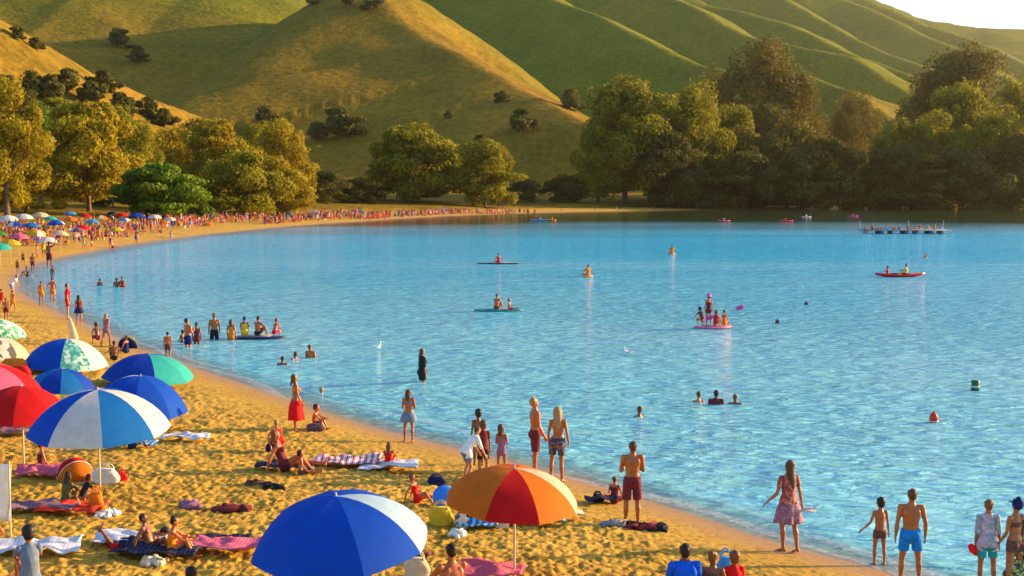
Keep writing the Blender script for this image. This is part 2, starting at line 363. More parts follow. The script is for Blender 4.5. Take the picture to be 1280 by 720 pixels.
def hill_h(X, Y):
    H = np.full(X.shape, -30.0)
    def near(pp):
        P = np.array([at(*q)[:] for q in pp]); bd = np.full(X.shape, 1e18); bh = np.zeros(X.shape); bs = np.zeros(X.shape)
        for i in range(len(P) - 1):
            ax, ay, az = P[i]; bx, by, bz = P[i + 1]; dx, dy = bx - ax, by - ay; L = dx * dx + dy * dy
            t = np.clip(((X - ax) * dx + (Y - ay) * dy) / L, 0, 1); ex = X - ax - t * dx; ey = Y - ay - t * dy
            d = ex * ex + ey * ey; cr = (dx * ey - dy * ex) / math.sqrt(L); tie = np.abs(d - bd) <= 1e-6 * (1 + bd); u = (d < bd) & ~tie | tie & (np.abs(cr) > np.abs(bs))
            bd = np.where(u, d, bd); bh = np.where(u, az + t * (bz - az), bh); bs = np.where(u, cr, bs)
        return np.sqrt(bd), bh, bs
    for sp_ in SPURS:
        pts_, sl_, sr_, rd = sp_[:4]
        d, bh, bs = near(pts_)
        s = np.where(bs < 0, sl_, sr_)   # travelling down the spur towards the lake: bs < 0 is the western side
        bw = rd * 1.3; r0 = 4.0
        h = np.where(bs < 0, bh - sl_ * (np.sqrt(d * d + r0 * r0) - r0), bh - .28 * np.minimum(d, bw) - sr_ * (np.sqrt(np.maximum(d - bw, 0) ** 2 + r0 * r0) - r0))
        if len(sp_) > 4:                 # a second edge cuts the face off on its western side
            d2, h2, s2 = near(sp_[4]); c = h2 + np.where(s2 < 0, -.6, .6) * d2; k = 5.0
            h = np.minimum(h, c) - k * np.log1p(np.exp(-np.abs(h - c) / k))
        k = 2.0; mx = np.maximum(H, h); H = mx + np.log(np.exp((H - mx) / k) + np.exp((h - mx) / k)) * k - 0
    return H
def terrain_z(X, Y, S=None):
    X = np.asarray(X, float); Y = np.asarray(Y, float)
    if S is None: S = shore_dist(X, Y)
    H = hill_h(X, Y)
    rough = (vnoise(X / 90, Y / 90, 31) - .5) * 8 + (vnoise(X / 30, Y / 30, 32) - .5) * 2.5 + (vnoise(X / 9, Y / 9, 33) - .5) * .35
    H = H + rough * np.clip(H / 60, 0, 1)
    base = 1.0 + np.clip(S - 10, 0, 400) * .05 + (vnoise(X / 25, Y / 25, 35) - .5) * .8
    base = base - 3.5 * np.clip((26 - S) / 16, 0, 1)
    k = 2.5; mx = np.maximum(H, base); lim = np.clip((S - 8) / 30, 0, 1)
    H = mx + np.log(np.exp((H - mx) / k) + np.exp((base - mx) / k)) * k
    return base * (1 - lim) + H * lim
ys = rows(45, [(300, .012), (3900, .0062)]); us = np.linspace(-.85, .85, 520)
Y, U = np.meshgrid(ys, us, indexing='ij'); X = U * np.maximum(Y, 120)
S = shore_dist(X, Y); Z = terrain_z(X, Y, S); Z = np.where(S < 0, np.maximum(Z - 8, -9), Z)
m, nt_, p = new_mat('hill_grass')
geo = N(nt_, 'ShaderNodeNewGeometry'); sp = N(nt_, 'ShaderNodeSeparateXYZ'); nt_.links.new(geo.outputs['Position'], sp.inputs[0])
ns = []
for sc, dt in ((.004, 4), (.03, 6), (.25, 6)):
    n_ = N(nt_, 'ShaderNodeTexNoise', Scale=sc, Detail=float(dt), Roughness=.6); nt_.links.new(geo.outputs['Position'], n_.inputs['Vector']); ns.append(n_)
gx = N(nt_, 'ShaderNodeMapRange'); gx.inputs[1].default_value = 800; gx.inputs[2].default_value = 1150; nt_.links.new(sp.outputs[1], gx.inputs[0])
ad = N(nt_, 'ShaderNodeMath', operation='MULTIPLY_ADD'); nt_.links.new(ns[0].outputs[0], ad.inputs[0]); ad.inputs[1].default_value = .8
nt_.links.new(gx.outputs[0], ad.inputs[2])
g1 = ramp(nt_, ad.outputs[0], [(.30, (.25, .155, .014)), (.50, (.20, .155, .012)), (.62, (.175, .165, .009)), (1.0, (.15, .17, .009))])
g1.color_ramp.elements[3].position = 1.0
mdiv = N(nt_, 'ShaderNodeMath', operation='MULTIPLY'); mdiv.inputs[1].default_value = .66; nt_.links.new(ad.outputs[0], mdiv.inputs[0]); nt_.links.new(mdiv.outputs[0], g1.inputs[0])
g2 = ramp(nt_, ns[1].outputs[0], [(.3, (.75, .8, .8)), (.7, (1.2, 1.1, 1.0))]); g3 = ramp(nt_, ns[2].outputs[0], [(.35, (.72, .72, .7)), (.65, (1.2, 1.2, 1.2))])
cc = mixc(nt_, 1.0, g1.outputs[0], g2.outputs[0], 'MULTIPLY'); cc = mixc(nt_, 1.0, cc, g3.outputs[0], 'MULTIPLY')
nt_.links.new(cc, p.inputs['Base Color']); p.inputs['Roughness'].default_value = 1; p.inputs['Specular IOR Level'].default_value = .05
b1 = N(nt_, 'ShaderNodeBump', Strength=.6, Distance=1.5); nt_.links.new(ns[2].outputs[0], b1.inputs['Height'])
b2 = N(nt_, 'ShaderNodeBump', Strength=.4, Distance=8.0); nt_.links.new(ns[1].outputs[0], b2.inputs['Height']); nt_.links.new(b2.outputs[0], b1.inputs['Normal']); nt_.links.new(b1.outputs[0], p.inputs['Normal'])
tag(obj('hills', mesh_np('hills', np.stack([X, Y, Z], -1).reshape(-1, 3), grid_faces(len(ys), len(us)), [m])), kind='structure')
def tz(x, y): return float(terrain_z(np.array([x]), np.array([y]))[0])

# ---------------------------------------------------------------- trees
def leaf_mat(name, c, c2, trans=.35):
    m, nt, p = new_mat(name)
    oi = N(nt, 'ShaderNodeNewGeometry'); no = N(nt, 'ShaderNodeTexNoise', Scale=.22, Detail=4.0); nt.links.new(oi.outputs['Position'], no.inputs['Vector'])
    r = ramp(nt, no.outputs[0], [(.35, c), (.65, c2)]); hs = N(nt, 'ShaderNodeHueSaturation'); nt.links.new(r.outputs[0], hs.inputs['Color'])
    mr = N(nt, 'ShaderNodeMapRange'); mr.inputs[3].default_value = .75; mr.inputs[4].default_value = 1.3; nt.links.new(oi.outputs['Random Per Island'], mr.inputs[0]); nt.links.new(mr.outputs[0], hs.inputs['Value'])
    nt.links.new(hs.outputs[0], p.inputs['Base Color']); p.inputs['Roughness'].default_value = .75; p.inputs['Specular IOR Level'].default_value = .2
    tr = N(nt, 'ShaderNodeBsdfTranslucent'); nt.links.new(hs.outputs[0], tr.inputs[0]); mx = N(nt, 'ShaderNodeMixShader'); mx.inputs[0].default_value = trans
    nt.links.new(p.outputs[0], mx.inputs[1]); nt.links.new(tr.outputs[0], mx.inputs[2]); nt.links.new(mx.outputs[0], nt.nodes['Material Output'].inputs[0])
    return m
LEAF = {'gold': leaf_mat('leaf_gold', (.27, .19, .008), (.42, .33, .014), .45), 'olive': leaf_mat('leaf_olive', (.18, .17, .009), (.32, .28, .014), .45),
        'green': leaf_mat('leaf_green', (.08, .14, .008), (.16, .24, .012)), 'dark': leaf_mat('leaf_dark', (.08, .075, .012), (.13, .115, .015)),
        'rust': leaf_mat('leaf_rust', (.12, .095, .012), (.19, .15, .015))}
BARK = plain('bark', (.16, .10, .06), .95, .3, 3)
def crown_mesh(w_, h_, dens, size, seed, mat, lobes=None):
    """w_,h_ crown width and height; local origin at crown base centre"""
    g = np.random.default_rng(seed); nl = lobes or 16
    cs = []
    for i in range(nl):
        a = g.uniform(0, 2 * math.pi); r_ = math.sqrt(g.uniform(.05, 1)) * .42 * w_; z = h_ * g.uniform(.07, .90)
        k = 1.0 - .6 * max(0, (z / h_ - .45) / .45) ** 1.5
        cs.append((math.cos(a) * r_ * k, math.sin(a) * r_ * k, z, g.uniform(.08, .19) * w_, g.uniform(.06, .15) * h_))
    cs.append((0, 0, h_ * .86, .16 * w_, .14 * h_)); cs.append((0, 0, h_ * .5, .27 * w_, .33 * h_))
    Vs = []; n_each = max(60, int(dens / len(cs)))
    for i_, (cx, cy, cz, rx, rz) in enumerate(cs):
        m_ = n_each * (3 if i_ == len(cs) - 1 else 1)
        d = g.normal(size=(m_, 3)); d /= np.linalg.norm(d, axis=1, keepdims=True); rr = 1 - np.abs(g.normal(0, .16, m_)) + (g.random(m_) < .10) * g.uniform(0, .25, m_)
        rr *= 1 + .22 * np.sin(d[:, 0] * 7 + i_) * np.sin(d[:, 1] * 6 + 2 * i_) * np.sin(d[:, 2] * 7)
        c = np.stack([cx + d[:, 0] * rx * rr, cy + d[:, 1] * rx * rr, cz + d[:, 2] * rz * rr], -1)
        nrm = d + g.normal(0, .55, (m_, 3)); nrm /= np.linalg.norm(nrm, axis=1, keepdims=True)
        t = np.cross(nrm, g.normal(size=(m_, 3))); t /= np.linalg.norm(t, axis=1, keepdims=True); b = np.cross(nrm, t)
        s = size * g.uniform(.5, 1.3, (m_, 1))
        Vs.append(np.stack([c - t * s, c + b * s * .55 + nrm * s * .2, c + t * s, c - b * s * .55 + nrm * s * .1], 1).reshape(-1, 3))
    V = np.concatenate(Vs); F = np.arange(len(V)).reshape(-1, 4)
    return mesh_np('crown', V, F, [mat], smooth=False)
def tree(name, px, ytop, wpx, Y, kind, label, group=None, trunk=.16, dens=7000, seed=None, cat='tree', leaf=None):
    top = at(px, ytop, Y); x = top.x; gz = tz(x, Y) - .3
    if Y < 700: gz = max(gz, float(sand_z(np.array([x]), np.array([Y]))[0]) - .3) if gz < 0 else gz
    H = max(2.0, top.z - gz); W = wpx * 1.12 * Y / FPX
    t = empty(name, (x, Y, gz), random.uniform(0, 6)); tag(t, label, cat, group)
    seed = seed if seed is not None else int(px * 7 + Y) + 1000
    g = random.Random(seed); ch = H * (1 - trunk)
    cm = crown_mesh(W, ch / .98, dens, leaf or max(.26, min(.85, W * .019)), seed, LEAF[kind], 38 if W > 18 else 24)
    c = obj('crown', cm, t); c.location = (0, 0, H * trunk)
    mb = MB(); r0 = max(.12, H * .02); lean = Vector((g.uniform(-.06, .06) * H, g.uniform(-.04, .04) * H, H * .55))
    mb.limb([(0, 0, -.5), (0, 0, H * .1), lean * .5, lean], [r0 * 1.35, r0, r0 * .75, r0 * .35], 9)
    for k in range(6):
        a = k * 1.05 + g.random(); s_ = lean * (.3 + .09 * k); e = s_ + Vector((math.cos(a) * W * .3, math.sin(a) * W * .3, H * g.uniform(.12, .28)))
        mb.limb([s_, s_.lerp(e, .5) + Vector((0, 0, -H * .02)), e], [r0 * .5, r0 * .32, r0 * .12], 6)
    mb.build('trunk', BARK, t); return t
TREES = [
 (4, 98, 96, 215, 'gold', 'tall golden tree cut by the left edge of the photo', .12, 9000),
 (48, 128, 80, 300, 'green', 'green tree behind the golden trees at the far left', .1, 5000),
 (108, 130, 128, 262, 'gold', 'broad golden tree with a pale trunk behind the blue umbrellas', .17, 12000),
 (165, 150, 70, 310, 'olive', 'olive tree right behind the broad golden tree', .1, 5000),
 (204, 206, 118, 250, 'green', 'low rounded bright green tree on the left bank', .08, 9000),
 (222, 158, 90, 345, 'gold', 'golden tree above the rounded green tree', .1, 6000),
 (272, 150, 100, 330, 'gold', 'golden tree of the middle of the left grove with a ragged top', .12, 8000),
 (300, 188, 110, 290, 'olive', 'wide olive tree in front of the golden grove', .1, 8000),
 (352, 150, 84, 345, 'gold', 'rightmost golden tree of the left grove', .12, 7000),
 (346, 196, 84, 300, 'gold', 'low golden tree at the right end of the left grove', .08, 6000),
 (30, 190, 90, 240, 'gold', 'orange lit lower tree at the left edge', .08, 7000),
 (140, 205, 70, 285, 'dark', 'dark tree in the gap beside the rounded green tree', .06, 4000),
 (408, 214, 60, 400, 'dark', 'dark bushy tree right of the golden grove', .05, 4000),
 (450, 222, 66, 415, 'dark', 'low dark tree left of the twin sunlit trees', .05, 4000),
 (523, 154, 116, 440, 'olive', 'left one of the twin olive trees on the far shore with sunlit top', .1, 11000),
 (606, 174, 82, 432, 'olive', 'right one of the twin olive trees, bright yellow on its right side', .08, 9000),
 (480, 205, 54, 445, 'dark', 'small dark tree at the foot of the twin olive trees', .06, 4000),
 (655, 224, 44, 470, 'dark', 'low dark tree right of the twin olive trees', .05, 3000),
 (705, 218, 60, 478, 'dark', 'low dark tree left of the big pale crowned tree', .05, 3500),
 (782, 96, 112, 485, 'olive', 'tall big tree with yellow crest on the far shore centre right', .06, 12000),
 (748, 150, 70, 480, 'olive', 'shorter tree against the left flank of the tall big tree', .05, 6000),
 (868, 106, 92, 490, 'olive', 'tall tree with bright right crest joined to the tall big tree', .06, 9000),
 (832, 160, 90, 476, 'dark', 'dark lower tree filling the gap between two tall trees', .05, 6000),
 (958, 54, 128, 640, 'rust', 'largest brown tree up the slope behind the far shore', .1, 10000),
 (890, 78, 70, 660, 'rust', 'smaller brown tree left of the largest brown tree', .1, 5000),
 (1010, 96, 60, 640, 'rust', 'brown tree right of the largest brown tree', .1, 4500),
 (925, 158, 90, 500, 'rust', 'pale brown tree below the largest brown tree', .06, 7000),
 (985, 152, 90, 505, 'rust', 'rounded brown tree on the far shore beside the dark one', .06, 7000),
 (1035, 172, 96, 492, 'dark', 'dark rounded tree in the middle of the right shore', .05, 7000),
 (930, 190, 110, 484, 'dark', 'dark tree at the water below the brown trees', .04, 6000),
 (1068, 112, 70, 700, 'rust', 'lone dark tree on the pale slope between the groves', .12, 4500),
 (1212, 54, 120, 600, 'rust', 'tall brown tree crowning the right grove', .1, 10000),
 (1158, 92, 80, 610, 'rust', 'brown tree left of the tall brown tree in the right grove', .1, 6000),
 (1120, 150, 84, 520, 'olive', 'tree with yellow lit top at the left end of the right grove', .05, 7000),
 (1170, 138, 84, 510, 'olive', 'tree with yellow lit top below the tall brown tree', .05, 7000),
 (1236, 132, 96, 505, 'olive', 'broad tree with lit top near the right edge', .05, 8000),
 (1276, 96, 80, 560, 'olive', 'tall olive tree cut by the right edge of the photo', .06, 7000),
 (1150, 196, 110, 490, 'dark', 'dark low tree at the water in the right grove', .04, 6000),
 (1090, 210, 60, 500, 'dark', 'small dark tree left of the right grove', .04, 4000),
 (1290, 170, 110, 492, 'dark', 'dark tree at the water at the right edge', .04, 6000),
 (20, 112, 84, 350, 'dark', 'dark tree behind the first golden tree at the left', .05, 5000),
 (72, 122, 60, 370, 'olive', 'olive tree peeking over the broad golden tree', .05, 4500),
 (140, 132, 84, 350, 'olive', 'olive tree on the rise behind the left grove', .05, 5500),
 (246, 150, 70, 380, 'dark', 'dark tree between the golden trees at the back of the grove', .05, 4500),
 (318, 152, 60, 380, 'olive', 'olive tree at the back right of the golden grove', .05, 4500),
 (826, 118, 100, 520, 'olive', 'tree bridging the two tall far shore trees', .05, 8000),
 (905, 132, 100, 530, 'olive', 'olive tree below the smaller brown tree', .05, 8000),
 (1000, 190, 110, 488, 'dark', 'low dark tree at the water below the rounded brown tree', .03, 6000),
 (1205, 104, 130, 540, 'olive', 'wide olive tree below the tall brown tree', .05, 9000),
 (1125, 178, 90, 496, 'dark', 'dark tree at the water at the left end of the right grove', .03, 6000),
 (1215, 186, 120, 489, 'dark', 'wide dark tree at the water in front of the right grove', .03, 7000),
 (860, 200, 90, 482, 'dark', 'low dark tree at the water below the bridging tree', .03, 5000),
 (1350, 110, 120, 520, 'olive', 'olive tree just past the right edge', .05, 5000),
 (-70, 110, 120, 230, 'gold', 'golden tree just past the left edge', .08, 5000),
]
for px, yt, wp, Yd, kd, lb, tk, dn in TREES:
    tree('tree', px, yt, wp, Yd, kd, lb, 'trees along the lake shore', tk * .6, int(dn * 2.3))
SHRUBS = [(8, 104, 60, 400, 'wide scrub patch at the left edge above the grove'), (62, 108, 56, 392, 'wide scrub patch above the broad golden tree'), (112, 108, 54, 386, 'scrub patch right of the wide ones on the left rise'),
 (150, 122, 50, 380, 'scrub patch just above the back of the grove'), (185, 128, 44, 376, 'scrub below the end of the golden slope'), (205, 142, 40, 372, 'low scrub right of the scrub below the golden slope'), (395, 158, 40, 590, 'dark shrub left of the wide dark shrub'), (560, 140, 16, 700, 'tiny shrub on the central slope, upper'), (600, 170, 18, 600, 'tiny shrub above the right twin tree'),
 (147, 42, 40, 900, 'rounded dark shrub on the shaded left hillside, upper of a pair'), (172, 64, 34, 860, 'rounded dark shrub on the shaded left hillside, lower of a pair'),
 (425, 150, 66, 590, 'wide dark shrub above the left twin tree'), (650, 145, 50, 600, 'dark shrub on the bare slope above the low dark tree'), (628, 118, 24, 640, 'small dark shrub on the central slope'),
 (713, 102, 42, 700, 'dark shrub behind the end of the golden ridge'), (332, 140, 52, 520, 'dark shrub above the golden grove'), (390, -6, 30, 870, 'shrub on the hilltop, left of three'),
 (436, -4, 30, 885, 'shrub on the hilltop, middle of three'), (468, 0, 34, 885, 'shrub on the hilltop, right of three'), (40, 96, 50, 395, 'shrub strip start under the golden slope at the left'),
 (85, 96, 50, 388, 'shrub under the golden slope, second from the left'), (128, 94, 46, 380, 'shrub under the golden slope, third from the left'), (160, 106, 34, 372, 'shrub at the lower end of the golden slope'),
 (22, 36, 26, 520, 'dark shrub behind the golden slope, upper'), (45, 50, 26, 500, 'dark shrub behind the golden slope, lower'), (250, 140, 34, 372, 'shrub on the low golden crest above the grove')]
for px, yt, wp, Yd, lb in SHRUBS:
    # set the shrub where its plan pixel meets the slope
    best = None
    for Yt in np.arange(Yd * .75, Yd * 1.35, 4.0):
        q = at(px, yt + wp * .45, Yt); dz = q.z - tz(q.x, Yt)
        if dz < 0.5: best = Yt; break
    Yt = best or Yd; q = at(px, yt, Yt); W = wp * Yt / FPX; Hs = W * .6; gz = tz(q.x, Yt) - .5
    t = empty('shrub', (q.x, Yt, gz)); tag(t, lb, 'shrub', 'shrubs on the hills')
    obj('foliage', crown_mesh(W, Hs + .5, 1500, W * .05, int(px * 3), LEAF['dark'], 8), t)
    mb = MB(); mb.limb([(0, 0, -.3), (0, 0, Hs * .5)], [.3, .12], 6); mb.build('stem', BARK, t)
# ---------------------------------------------------------------- haze
hb = MB(); hb.box((0, 1900, 300), (7600, 4200, 640))
hz = hb.build('haze', [], smooth=False); tag(hz, kind='stuff')
mh = bpy.data.materials.new('haze'); mh.use_nodes = True; mh.node_tree.nodes.clear()
pv = mh.node_tree.nodes.new('ShaderNodeVolumePrincipled'); om = mh.node_tree.nodes.new('ShaderNodeOutputMaterial')
pv.inputs['Density'].default_value = HAZE; pv.inputs['Color'].default_value = (.95, .78, .5, 1); pv.inputs['Anisotropy'].default_value = .72
mh.node_tree.links.new(pv.outputs[0], om.inputs['Volume']); hz.data.materials.append(mh)
#@@PEOPLE@@
# ---------------------------------------------------------------- people
def v3(*a): return Vector(a)
def nrm(a): return Vector(a).normalized()
PROP = {  # half widths for a 1.75 m figure
 'm': dict(hipw=.088, shw=.185, pel=(.158, .112), waist=(.135, .098), rib=(.152, .112), chest=(.172, .12), shl=(.15, .09), arm=1.0, leg=1.0, head=1.0, bust=0, tor=1.0),
 'f': dict(hipw=.088, shw=.16, pel=(.168, .118), waist=(.115, .086), rib=(.125, .096), chest=(.138, .10), shl=(.122, .078), arm=.80, leg=.96, head=.97, bust=1, tor=.97),
 'k': dict(hipw=.085, shw=.155, pel=(.135, .105), waist=(.122, .095), rib=(.13, .10), chest=(.14, .10), shl=(.12, .08), arm=.84, leg=.88, head=1.32, bust=0, tor=1.06)}
def bones(pose, bt):
    P = PROP[bt]; J = {}
    kl = .93 if bt == 'k' else 1.0
    up = nrm(pose.get('spine', (0, 0, 1))); up2 = nrm(pose.get('spine2', up))
    tw = pose.get('twist', 0)
    rt = v3(1, 0, 0); rt = (rt - up * rt.dot(up)).normalized()
    rt = Matrix.Rotation(R(pose.get('roll', 0)), 3, up) @ rt
    pel = v3(0, 0, 0); J['pel'] = pel; J['mid'] = pel + up * .26 * P['tor']; J['neck'] = J['mid'] + up2 * .27 * P['tor']
    fw = up.cross(rt).normalized(); J['up'] = up; J['rt'] = rt; J['fw'] = fw
    r2 = Matrix.Rotation(R(tw), 3, up2) @ (rt - up2 * rt.dot(up2)).normalized(); f2 = up2.cross(r2).normalized(); J['up2'] = up2; J['r2'] = r2; J['f2'] = f2
    hd = pose.get('head', (0, 0)); hu = Matrix.Rotation(R(-hd[1]), 3, r2) @ (up2 * .55 + v3(0, 0, .45)).normalized(); J['hu'] = hu
    hf = (f2 - hu * f2.dot(hu)).normalized(); hf = Matrix.Rotation(R(hd[0]), 3, hu) @ hf; J['hf'] = hf; J['hr'] = hf.cross(hu)
    J['head'] = J['neck'] + hu * (.175 if bt != 'k' else .19)
    for sd_, s in (('L', -1), ('R', 1)):
        sh = J['neck'] - up2 * .045 + r2 * (s * P['shw']); J['sh' + sd_] = sh
        ua = nrm(pose['ua' + sd_]); fa = nrm(pose['fa' + sd_]); J['el' + sd_] = sh + ua * .285; J['wr' + sd_] = J['el' + sd_] + fa * .25; J['fa' + sd_] = fa
        hp = pel + rt * (s * P['hipw']); J['hip' + sd_] = hp
        th = nrm(pose['th' + sd_]); shn = nrm(pose['sn' + sd_]); J['kn' + sd_] = hp + th * .43 * kl; J['an' + sd_] = J['kn' + sd_] + shn * .42 * kl; J['sn' + sd_] = shn
        ft = Vector(pose.get('ft' + sd_, (s * .18, 1, 0))); ft = (ft - shn * ft.dot(shn) * .85).normalized(); J['ft' + sd_] = ft
    return J
def body_mesh(pose, bt, vox):
    P = PROP[bt]; J = bones(pose, bt); mb = MB(); up, rt, fw, u2, r2, f2 = (J[k] for k in ('up', 'rt', 'fw', 'up2', 'r2', 'f2'))
    pel, mid, neck = J['pel'], J['mid'], J['neck']
    def lp(a, b, t): return a.lerp(b, t)
    mb.sweep([(pel - up * .07, P['pel'][0] * .72, P['pel'][1] * .8, rt, fw), (pel, *P['pel'], rt, fw), (pel + up * .07, P['pel'][0] * .97, P['pel'][1] * .94, rt, fw), (pel + up * .17 * P['tor'], *P['waist'], rt, fw),
              (mid + u2 * .02, *P['rib'], lp(rt, r2, .5).normalized(), lp(fw, f2, .5).normalized()), (mid + u2 * .13 * P['tor'], *P['chest'], r2, f2), (neck - u2 * .06, *P['shl'], r2, f2), (neck - u2 * .005, .072 * P['arm'] + .01, .062, r2, f2)], 20)
    hu, hf, hr = J['hu'], J['hf'], J['hr']; hc = J['head']; hs = P['head']
    mb.limb([neck - u2 * .04, neck + u2 * .03, hc - hu * .06 - hf * .01], [.064 * P['arm'], .054 * (P['arm'] * .5 + .5), .052], 12)
    M = Matrix((hr, hf, hu)).transposed()
    mb.ell(hc + hu * .025 * hs - hf * .008, (.076 * hs, .095 * hs, .092 * hs), M, 18, 12)
    mb.ell(hc - hu * .035 * hs + hf * .022 * hs, (.057 * hs, .066 * hs, .075 * hs), M, 14, 10)
    if vox < .012:
        mb.limb([hc + hu * .015 * hs + hf * .080 * hs, hc - hu * .022 * hs + hf * .103 * hs], [.010 * hs, .015 * hs], 7)
        mb.ell(hc - hu * .055 * hs + hf * .080 * hs, (.022 * hs, .010, .006), M, 8, 6); mb.ell(hc - hu * .088 * hs + hf * .062 * hs, (.022 * hs, .018, .016), M, 8, 6)
        for s in (-1, 1): mb.ell(hc + hr * s * .077 * hs - hu * .005, (.010, .020, .030), M, 8, 6)
    if P['bust']:
        for s in (-1, 1): mb.ell(mid + u2 * .105 + r2 * s * .067 + f2 * .075, (.058, .055, .056), Matrix((r2, f2, u2)).transposed(), 12, 8)
    elif bt == 'm':
        for s in (-1, 1): mb.ell(mid + u2 * .14 + r2 * s * .078 + f2 * .075, (.078, .04, .055), Matrix((r2, f2, u2)).transposed(), 12, 8); mb.ell(mid + u2 * .13 + r2 * s * .09 - f2 * .075, (.06, .035, .09), Matrix((r2, f2, u2)).transposed(), 12, 8)
    for k, s in (('L', -1), ('R', 1)):
        a = P['arm']; sh, el, wr = J['sh' + k], J['el' + k], J['wr' + k]; g = P['leg']; hp, kn, an = J['hip' + k], J['kn' + k], J['an' + k]
        mb.ell(sh + u2 * .0, (.060 * a, .058 * a, .062 * a), None, 12, 8)
        mb.limb([neck - u2 * .03 + r2 * s * .05, sh + u2 * .012], [.045 * a, .046 * a], 10)
        mb.limb([sh, lp(sh, el, .35), lp(sh, el, .7), el], [.051 * a, .050 * a, .044 * a, .037 * a], 12)
        mb.limb([el, lp(el, wr, .3), lp(el, wr, .7), wr], [.038 * a, .042 * a, .033 * a, .025 * a], 12)
        glut = J['pel'] - fw * .055 + rt * s * .075 - up * .03; mb.ell(glut, (.082 * g, .078 * g, .09 * g), Matrix((rt, fw, up)).transposed(), 12, 8)
        mb.limb([hp + up * .02, lp(hp, kn, .12), lp(hp, kn, .5), lp(hp, kn, .85), kn], [.088 * g, .092 * g, .075 * g, .058 * g, .055 * g], 14)
        bk = J['sn' + k].cross(rt).normalized(); 
        if bk.dot(J['ft' + k]) > 0: bk = -bk
        mb.limb([kn, lp(kn, an, .12), lp(kn, an, .34) + bk * .012, lp(kn, an, .7), an], [.052 * g, .050 * g, .057 * g, .039 * g, .034 * g], 12)
        ft = J['ft' + k]; dn = J['sn' + k]; dn = (dn - ft * dn.dot(ft)).normalized(); sx = ft.cross(dn).normalized()
        mb.ell(an + dn * .035 - ft * .025, (.036 * g, .042 * g, .040), Matrix((sx, ft, dn)).transposed(), 10, 8)
        mb.sweep([(an + dn * .02 - ft * .0, .034, .036, sx, dn), (an + dn * .045 + ft * .07, .040, .026, sx, dn), (an + dn * .055 + ft * .135, .045, .018, sx, dn), (an + dn * .06 + ft * .165, .036, .013, sx, dn)], 10)
        # hand
        fa = J['fa' + k]; pn = pose.get('palm' + k, (-s, 0, 0)); pn = Vector(pn); pn = pn - fa * pn.dot(fa)
        pn = pn.normalized() if pn.length > .05 else (f2 - fa * f2.dot(fa)).normalized(); t = fa.cross(pn).normalized()
        pref = Vector(pose.get('thumb' + k, (0, 1, .4))); 
        if t.dot(pref) < 0: t = -t
        h = a * .5 + .5
        mb.sweep([(wr, .027 * h, .020 * h, t, pn), (wr + fa * .03 * h, .033 * h, .018 * h, t, pn), (wr + fa * .085 * h, .041 * h, .014 * h, t, pn)], 10)
        curl = pose.get('curl' + k, .25)
        for q, ln in ((-1.5, .060), (-.5, .074), (.5, .080), (1.5, .072)):
            b0 = wr + fa * .085 * h + t * q * .021 * h; d1 = (fa + t * q * .07 + pn * curl * .5).normalized(); d2 = (fa * (1 - curl * .7) + t * q * .07 + pn * curl * 1.6).normalized()
            b1 = b0 + d1 * ln * .52 * h; mb.limb([b0 - fa * .01, b1, b1 + d2 * ln * .48 * h], [.0095 * h, .0088 * h, .0075 * h], 7)
        b0 = wr + fa * .025 * h + t * .026 * h; d1 = (fa * .75 + t * .7 + pn * .3).normalized(); d2 = (fa * .95 + t * .25 + pn * .35).normalized()
        b1 = b0 + d1 * .045 * h; mb.limb([b0, b1, b1 + d2 * .03 * h], [.013 * h, .011 * h, .009 * h], 7)
    me = mb.mesh('t'); me = remesh(me, vox, 3 if vox < .012 else 2)
    return me, J
def remesh(me, vox, smooth=2):
    o = bpy.data.objects.new('t', me); col.objects.link(o)
    m_ = o.modifiers.new('r', 'REMESH'); m_.mode = 'VOXEL'; m_.voxel_size = vox; m_.use_smooth_shade = True
    if smooth: m2 = o.modifiers.new('s', 'SMOOTH'); m2.iterations = smooth; m2.factor = .5
    dg = bpy.context.evaluated_depsgraph_get(); r = bpy.data.meshes.new_from_object(o.evaluated_get(dg)); bpy.data.objects.remove(o); bpy.data.meshes.remove(me); return r
def seg(V, a, b):
    a = np.array(a[:]); b = np.array(b[:]); d = b - a; L = float(d @ d); t = ((V - a) @ d) / L; tc = np.clip(t, 0, 1); return np.linalg.norm(V - a - tc[:, None] * d, axis=1), t
def classify(V, J, bt):
    P = PROP[bt]; B = [('tor', J['pel'] - J['up'] * .05, J['mid'], .14), ('tor2', J['mid'], J['neck'] - J['up2'] * .07, .14), ('head', J['neck'] + J['hu'] * .09, J['head'] + J['hu'] * .03, .08)]
    for k in 'LR':
        B += [('ua' + k, J['sh' + k], J['el' + k], .05), ('fa' + k, J['el' + k], J['wr' + k] + J['fa' + k] * .15, .035), ('th' + k, J['hip' + k] - (J['hip' + k] - J['kn' + k]) * .18, J['kn' + k], .08), ('sn' + k, J['kn' + k], J['an' + k] + J['ft' + k] * .02, .05)]
    D = []; T = []
    for n_, a, b, r_ in B:
        d, t = seg(V, a, b); D.append(d - r_); T.append(t)
    D = np.array(D); T = np.array(T); w_ = D.argmin(0); return np.array([b[0] for b in B])[w_], T[w_, np.arange(len(V))]
